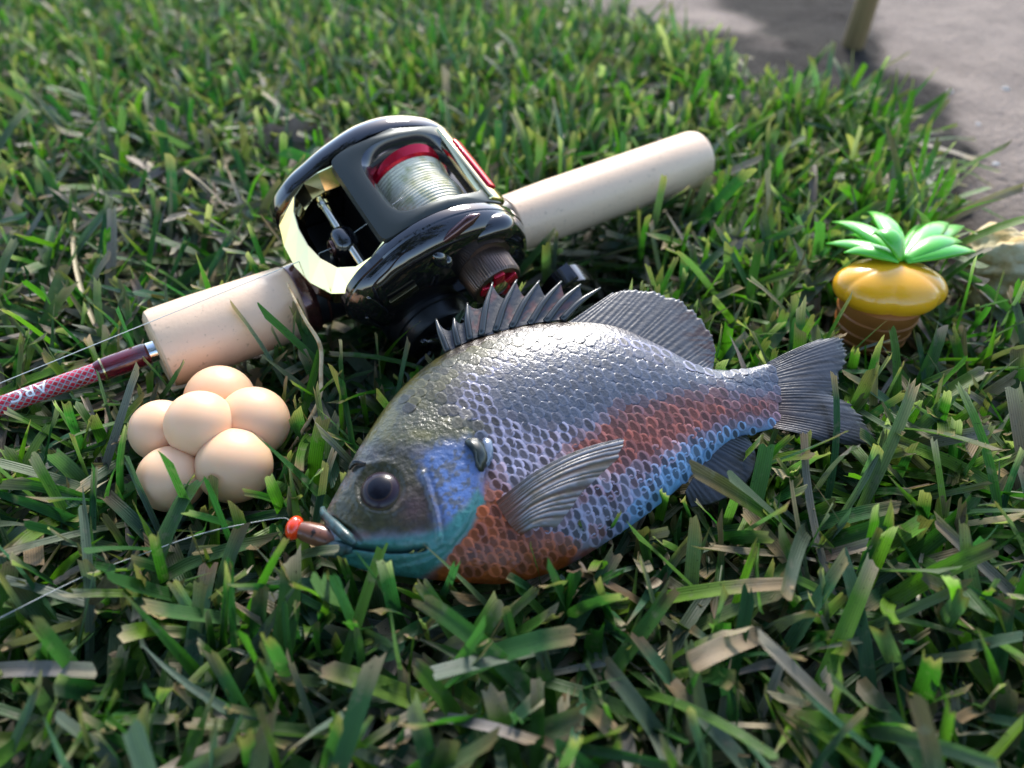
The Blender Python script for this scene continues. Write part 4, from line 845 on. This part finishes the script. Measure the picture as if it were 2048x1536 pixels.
FISH_OUT = [(650, 1020), (690, 950), (720, 885), (790, 780), (870, 705), (872, 636), (930, 608), (990, 570), (1120, 565), (1240, 580), (1330, 592), (1410, 650), (1432, 725), (1545, 718), (1640, 676), (1690, 680), (1695, 720), (1680, 785), (1745, 870), (1740, 895), (1600, 890), (1520, 900), (1500, 970), (1400, 1005), (1300, 1030), (1180, 1110), (1080, 1160), (930, 1172), (740, 1150), (650, 1112)]
RIN = np.stack([RX, RY, RZ], 1)
def hits(P, loose=0.):
    """P (N,k,3): True where a blade would pass through one of the things"""
    N = len(P); Q = P.reshape(-1, 3); bad = np.zeros(len(Q), bool)
    # rod
    t = (Q - A0) @ RX; d = np.linalg.norm(Q - A0 - t[:, None] * RX, axis=1); rad = np.where(t < t_wrapL, .0034, np.where(t < 0, .0042, .0130)); bad |= (d < rad) & (t < RL + .001)
    # reel
    q = (Q - RO) @ RIN * 1000; bad |= (q[:, 0] > -41) & (q[:, 0] < 35) & (np.abs(q[:, 1]) < 31) & (q[:, 2] > -2) & (q[:, 2] < 46)
    bad |= (np.hypot(q[:, 0] - bc[0], q[:, 2] - bc[2]) < 17) & (q[:, 1] > 17) & (q[:, 1] < 41)
    bad |= (np.hypot(q[:, 0] - kc[0], q[:, 2] - kc[2]) < 10) & (q[:, 1] > 17) & (q[:, 1] < 38)
    # fish
    h = (Q - PB) @ FN; foot = Q - h[:, None] * FN; px = proj(foot)[:, :2]; near = (h > -.013) & (h < .0165) & (px[:, 0] > 600) & (px[:, 0] < 1780) & (px[:, 1] > 540) & (px[:, 1] < 1200)
    if near.any():
        ins = np.zeros(len(Q)); ins[near] = sdist(px[near], FISH_OUT); jj = np.clip(np.searchsorted(K[:, 0] * .5 + K[:, 2] * .5, px[:, 0]), 0, NU - 1)
        tl_ = K[jj, 4] * .001; bad |= near & (ins > 2) & (np.abs(h) < np.minimum(tl_ * np.clip(ins / 60, .25, 1) ** .5 + .0012, .016))
    bad |= (t > -.12) & (t < .001) & (d < .010) & (Q[:, 2] > .002)
    bad |= (q[:, 0] > 15) & (q[:, 0] < 75) & (q[:, 1] > 24) & (q[:, 1] < 50) & (np.abs(q[:, 2]) < 14)
    for c, r_ in BALLS: bad |= np.linalg.norm(Q - c, axis=1) < r_ + .0004
    d = Q - TC; bad |= (np.hypot(d[:, 0], d[:, 1] + .003) < .016) & (d[:, 2] > .004) & (d[:, 2] < .02) | (np.hypot(d[:, 0], d[:, 1]) < .012) & (d[:, 2] < .02)
    d = (Q - yc) / np.array([.0188, .0148, .0105]); bad |= (d ** 2).sum(1) < 1
    bad |= (np.hypot(d[:, 0], d[:, 1]) < 1.05) & (Q[:, 2] > yc[2]) & (Q[:, 2] < yc[2] + .03)
    d = (Q - (rc + np.array([.002, .006, .010]))) / np.array([.024, .017, .015]); bad |= (d ** 2).sum(1) < 1
    d = (Q - (rc + np.array([0, -.010, .006]))) / np.array([.034, .026, .016]); bad |= ((d ** 2).sum(1) < 1) & (Q[:, 2] > -.006)
    bad |= np.linalg.norm(Q - bead_c, axis=1) < .0036; tt_ = (Q - bead_c) @ dl; bad |= (tt_ > 0) & (tt_ < .014) & (np.linalg.norm(Q - bead_c - tt_[:, None] * dl, axis=1) < .0034)
    return bad.reshape(N, -1).any(1)

def scatter(n, y0, y1):
    y = rng.uniform(y0, y1, n * 3); x = rng.uniform(-1, 1, n * 3) * (.13 + .82 * y1); k = np.abs(x) < .13 + .80 * y; x, y = x[k][:n], y[k][:n]
    ed_ = earth_dist(x, y); keep_ = ed_ < .004 * rng.normal(0, 1, len(x)) - .002; return x[keep_], y[keep_], ed_[keep_]
GREENS = np.array([(.042, .120, .020), (.034, .110, .028), (.026, .085, .032), (.068, .165, .018), (.055, .130, .040), (.110, .205, .020), (.040, .105, .055), (.11, .17, .12)])
DEADS = np.array([(.24, .19, .13), (.16, .135, .11), (.19, .175, .15), (.11, .088, .065), (.28, .24, .17), (.13, .125, .105)])
TIPS = np.array([(.34, .25, .13), (.22, .16, .09), (.40, .33, .22), (.16, .12, .06)])
def pick(tab, n, p=None): return tab[rng.choice(len(tab), n, p=p)] * rng.uniform(.75, 1.3, (n, 1)) * rng.uniform(.93, 1.07, (n, 3))
def deadness(x, y):
    q = proj(np.stack([x, y, np.zeros_like(x)], -1)); u, v = q[:, 0], q[:, 1]
    d = .08 + .62 * np.exp(-((u - 330) / 330) ** 2 - ((v - 500) / 190) ** 2) + .30 * np.exp(-((u - 1620) / 260) ** 2 - ((v - 620) / 120) ** 2) + .15 * np.exp(-((u - 1500) / 500) ** 2 - ((v - 1350) / 300) ** 2) + .25 * np.exp(-((u - 620) / 200) ** 2 - ((v - 300) / 80) ** 2)
    return np.clip(d + .30 * (fbm(x * 40, y * 40, 2, 77) - .5), .04, .8)
gparts, dparts = [], []
def layer(n, y0, y1, kind, rows, cols):
    x, y, ed_ = scatter(n, y0, y1); n = len(x); dd = deadness(x, y); U1 = rng.uniform(0, 1, n)
    q = proj(np.stack([x, y, np.zeros_like(x)], -1)); u, v = q[:, 0], q[:, 1]
    scale = np.clip(1 - (y - .2) * .35, .72, 1.)
    if kind == 'up':
        # fewer standing blades where the sward is flattened
        k = U1 > dd * 1.25; x, y, u, v, dd, scale = x[k], y[k], u[k], v[k], dd[k], scale[k]; n = len(x)
        L_ = rng.uniform(.024, .046, n); W_ = rng.uniform(.0016, .0044, n) * np.where(rng.uniform(0, 1, n) < .2, .6, 1) * np.clip(1 - (y - .22) * .9, .55, 1); az = rng.uniform(0, 2 * np.pi, n); e0 = np.radians(rng.normal(68, 14, n)); bend = np.radians(rng.normal(-26, 24, n)); z0 = rng.uniform(-.026, -.016, n)
        isdead = rng.uniform(0, 1, n) < dd * .35
    elif kind == 'mid':
        L_ = rng.uniform(.026, .055, n) * scale; W_ = rng.uniform(.0018, .0050, n) * np.clip(1 - (y - .22) * .8, .55, 1); az = rng.uniform(0, 2 * np.pi, n); e0 = np.radians(rng.normal(32, 14, n)); bend = np.radians(rng.normal(-34, 20, n)); z0 = rng.uniform(-.022, -.008, n)
        isdead = rng.uniform(0, 1, n) < dd * .7
    else:
        L_ = rng.uniform(.020, .056, n); W_ = rng.uniform(.0011, .0042, n) * np.clip(1 - (y - .22) * .7, .55, 1); az = rng.uniform(0, 2 * np.pi, n); e0 = np.radians(rng.normal(4, 7, n)); bend = np.radians(rng.normal(-6, 14, n)); z0 = rng.uniform(-.021, -.004, n)
        isdead = rng.uniform(0, 1, n) < .25 + dd * .8
    clear = (u > 1660) & (u < 1880) & (v > 610) & (v < 760)
    z0 = z0 + np.where(earth_dist(x, y) > -.03, .006, 0)
    roll = rng.normal(0, .5 if kind != 'up' else .7, n); point = rng.uniform(0, 1, n) < (.14 if kind == 'up' else .22)
    # yellower grass at right and rear: fresher blades plus backlight put into the colour
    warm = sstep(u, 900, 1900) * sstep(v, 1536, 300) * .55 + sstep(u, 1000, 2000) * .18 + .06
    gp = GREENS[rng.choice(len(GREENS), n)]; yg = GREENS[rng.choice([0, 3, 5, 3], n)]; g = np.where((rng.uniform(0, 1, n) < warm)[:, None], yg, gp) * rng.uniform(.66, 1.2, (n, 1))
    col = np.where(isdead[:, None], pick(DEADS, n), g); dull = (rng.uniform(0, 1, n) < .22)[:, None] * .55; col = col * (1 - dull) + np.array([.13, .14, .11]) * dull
    tipc = pick(TIPS, n); tip = np.where(rng.uniform(0, 1, n) < .75, rng.uniform(.03, .16, n), 0); tip = np.where(rng.uniform(0, 1, n) < .10, rng.uniform(.2, .55, n), tip)
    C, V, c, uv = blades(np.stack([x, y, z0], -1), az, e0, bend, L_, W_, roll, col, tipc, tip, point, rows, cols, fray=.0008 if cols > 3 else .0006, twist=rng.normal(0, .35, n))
    ok = ~hits(V[:, :, [0, cols // 2, cols - 1]].reshape(n, -1, 3)) & (np.linalg.norm(C[:, -1] - np.array([0, 0, H]), axis=1) > .10)
    on_e = earth_dist(C[:, -1, 0], C[:, -1, 1]) > .012; ok &= ~(on_e & (rng.uniform(0, 1, n) < .7))
    if kind != 'flat': ok &= ~(clear & (rng.uniform(0, 1, n) < .85))
    g_ = ok & ~isdead; d_ = ok & isdead
    gparts.append((V[g_], c[g_], uv[g_])); dparts.append((V[d_], c[d_], uv[d_]))
layer(10000, .02, .30, 'flat', 7, 5); layer(6500, .02, .30, 'mid', 8, 5); layer(8000, .02, .30, 'up', 8, 5)
layer(10000, .30, .52, 'flat', 5, 3); layer(9000, .30, .52, 'mid', 6, 3); layer(10500, .30, .52, 'up', 6, 3)
layer(9000, .52, .95, 'mid', 5, 3); layer(15000, .52, .95, 'up', 5, 3); layer(5000, .52, .95, 'flat', 4, 3)
# individual blades standing in front of the fish, balls and toy, as photographed: base px, tip px, tip height, width px, colour, bend
YG, MG, DG, TN = (.13, .22, .025), (.060, .135, .02), (.035, .085, .028), (.32, .26, .16)
hero = [((1418, 1010), (1520, 884), .014, 24, YG, 4), ((768, 1156), (838, 1106), .012, 27, YG, 6), ((1312, 1065), (1330, 985), .012, 24, MG, 2), ((1198, 1135), (1240, 1030), .014, 15, DG, 3), ((1192, 1150), (1155, 1045), .013, 15, MG, 5), ((1088, 1215), (1060, 1092), .014, 13, MG, 2),
        ((965, 1375), (838, 1165), .012, 33, MG, -6), ((760, 1196), (650, 1108), .008, 26, MG, 8), ((1890, 1000), (1735, 898), .008, 24, (.22, .22, .03), 6), ((335, 1045), (388, 952), .016, 20, DG, 2), ((700, 1210), (662, 1118), .010, 14, MG, 6),
        ((1545, 1010), (1590, 940), .012, 20, MG, 3), ((1440, 1085), (1475, 985), .014, 22, (.10, .17, .05), 2), ((1390, 1080), (1365, 1000), .010, 20, DG, 2), ((930, 1330), (1075, 1180), .010, 22, (.12, .16, .06), -4), ((1040, 1370), (1010, 1215), .012, 24, DG, 3), ((870, 1320), (842, 1235), .010, 30, (.10, .11, .05), 0),
        ((1740, 1270), (1560, 1150), .010, 26, MG, 8), ((1660, 1330), (1640, 1140), .014, 20, (.16, .17, .13), 2), ((500, 1400), (395, 1290), .010, 28, MG, 5), ((300, 1250), (190, 1225), .010, 28, MG, 5), ((1230, 1500), (1200, 1390), .018, 44, MG, 2), ((1860, 1560), (1900, 1400), .022, 60, YG, 2),
        ((760, 735), (800, 700), .012, 26, DG, 2), ((620, 1010), (560, 1075), .004, 22, (.10, .13, .09), 4), ((1700, 1250), (1780, 1060), .016, 28, YG, 2), ((980, 1530), (830, 1330), .014, 40, MG, 4), ((90, 1540), (110, 1400), .016, 34, YG, 2), ((310, 1430), (170, 1400), .010, 26, DG, 6), ((1690, 790), (1712, 700), .010, 20, MG, 2)]
for (bu, bv), (tu, tv), tz, wp, colr, bd in hero:
    b_ = pz(bu, bv, -.012); t_ = pz(tu, tv, tz); d_ = t_ - b_; ln = np.linalg.norm(d_); az_ = math.atan2(d_[1], d_[0]); el = math.asin(d_[2] / ln)
    bend_ = -math.radians(abs(bd) * 4); W1 = wp / F * proj(t_)[2]
    C, V, c, uv = blades(b_[None], np.array([az_]), np.array([el - bend_ / 2]), np.array([bend_]), np.array([ln * 1.01]), np.array([W1]), np.array([rng.normal(0, .25)]), np.array([colr]), pick(TIPS, 1), np.array([rng.uniform(.03, .10)]), np.array([False]), 12, 9, fold=.12, fray=.0006)
    gparts.append((V, c, uv))
# a few long dry stalks lying across the sward
st_px = [((120, 550), (330, 545), -.002, 9), ((165, 400), (205, 660), .004, 10), ((380, 480), (560, 460), .0, 6), ((500, 330), (640, 345), .004, 8), ((1500, 1330), (1750, 1230), .0, 10), ((700, 1440), (460, 1300), .002, 9), ((300, 1130), (290, 1300), .004, 10), ((1850, 1090), (1840, 1230), .006, 9), ((1880, 1150), (1720, 1240), .002, 9), ((340, 120), (400, 95), .010, 10), ((1210, 1140), (1150, 1190), .004, 6), ((1560, 540), (1700, 600), .002, 8), ((40, 640), (280, 560), .0, 7)]
for (bu, bv), (tu, tv), tz, wp in st_px:
    b_ = pz(bu, bv, tz - .004); t_ = pz(tu, tv, tz); d_ = t_ - b_; ln = np.linalg.norm(d_); az_ = math.atan2(d_[1], d_[0]); el = math.asin(d_[2] / ln)
    C, V, c, uv = blades(b_[None], np.array([az_ - .15]), np.array([el + .12]), np.array([-.24]), np.array([ln]), np.array([wp / F * proj(t_)[2]]), np.array([rng.normal(0, .3)]), np.array([rng.choice([0, 1]) * np.array([.1, .05, 0]) + np.array([.34, .32, .22])]), pick(TIPS, 1), np.array([.05]), np.array([False]), 12, 5, fold=.4, fray=.0004, twist=np.array([.3]))
    if not hits(V.reshape(1, -1, 3))[0]: dparts.append((V, c, uv))
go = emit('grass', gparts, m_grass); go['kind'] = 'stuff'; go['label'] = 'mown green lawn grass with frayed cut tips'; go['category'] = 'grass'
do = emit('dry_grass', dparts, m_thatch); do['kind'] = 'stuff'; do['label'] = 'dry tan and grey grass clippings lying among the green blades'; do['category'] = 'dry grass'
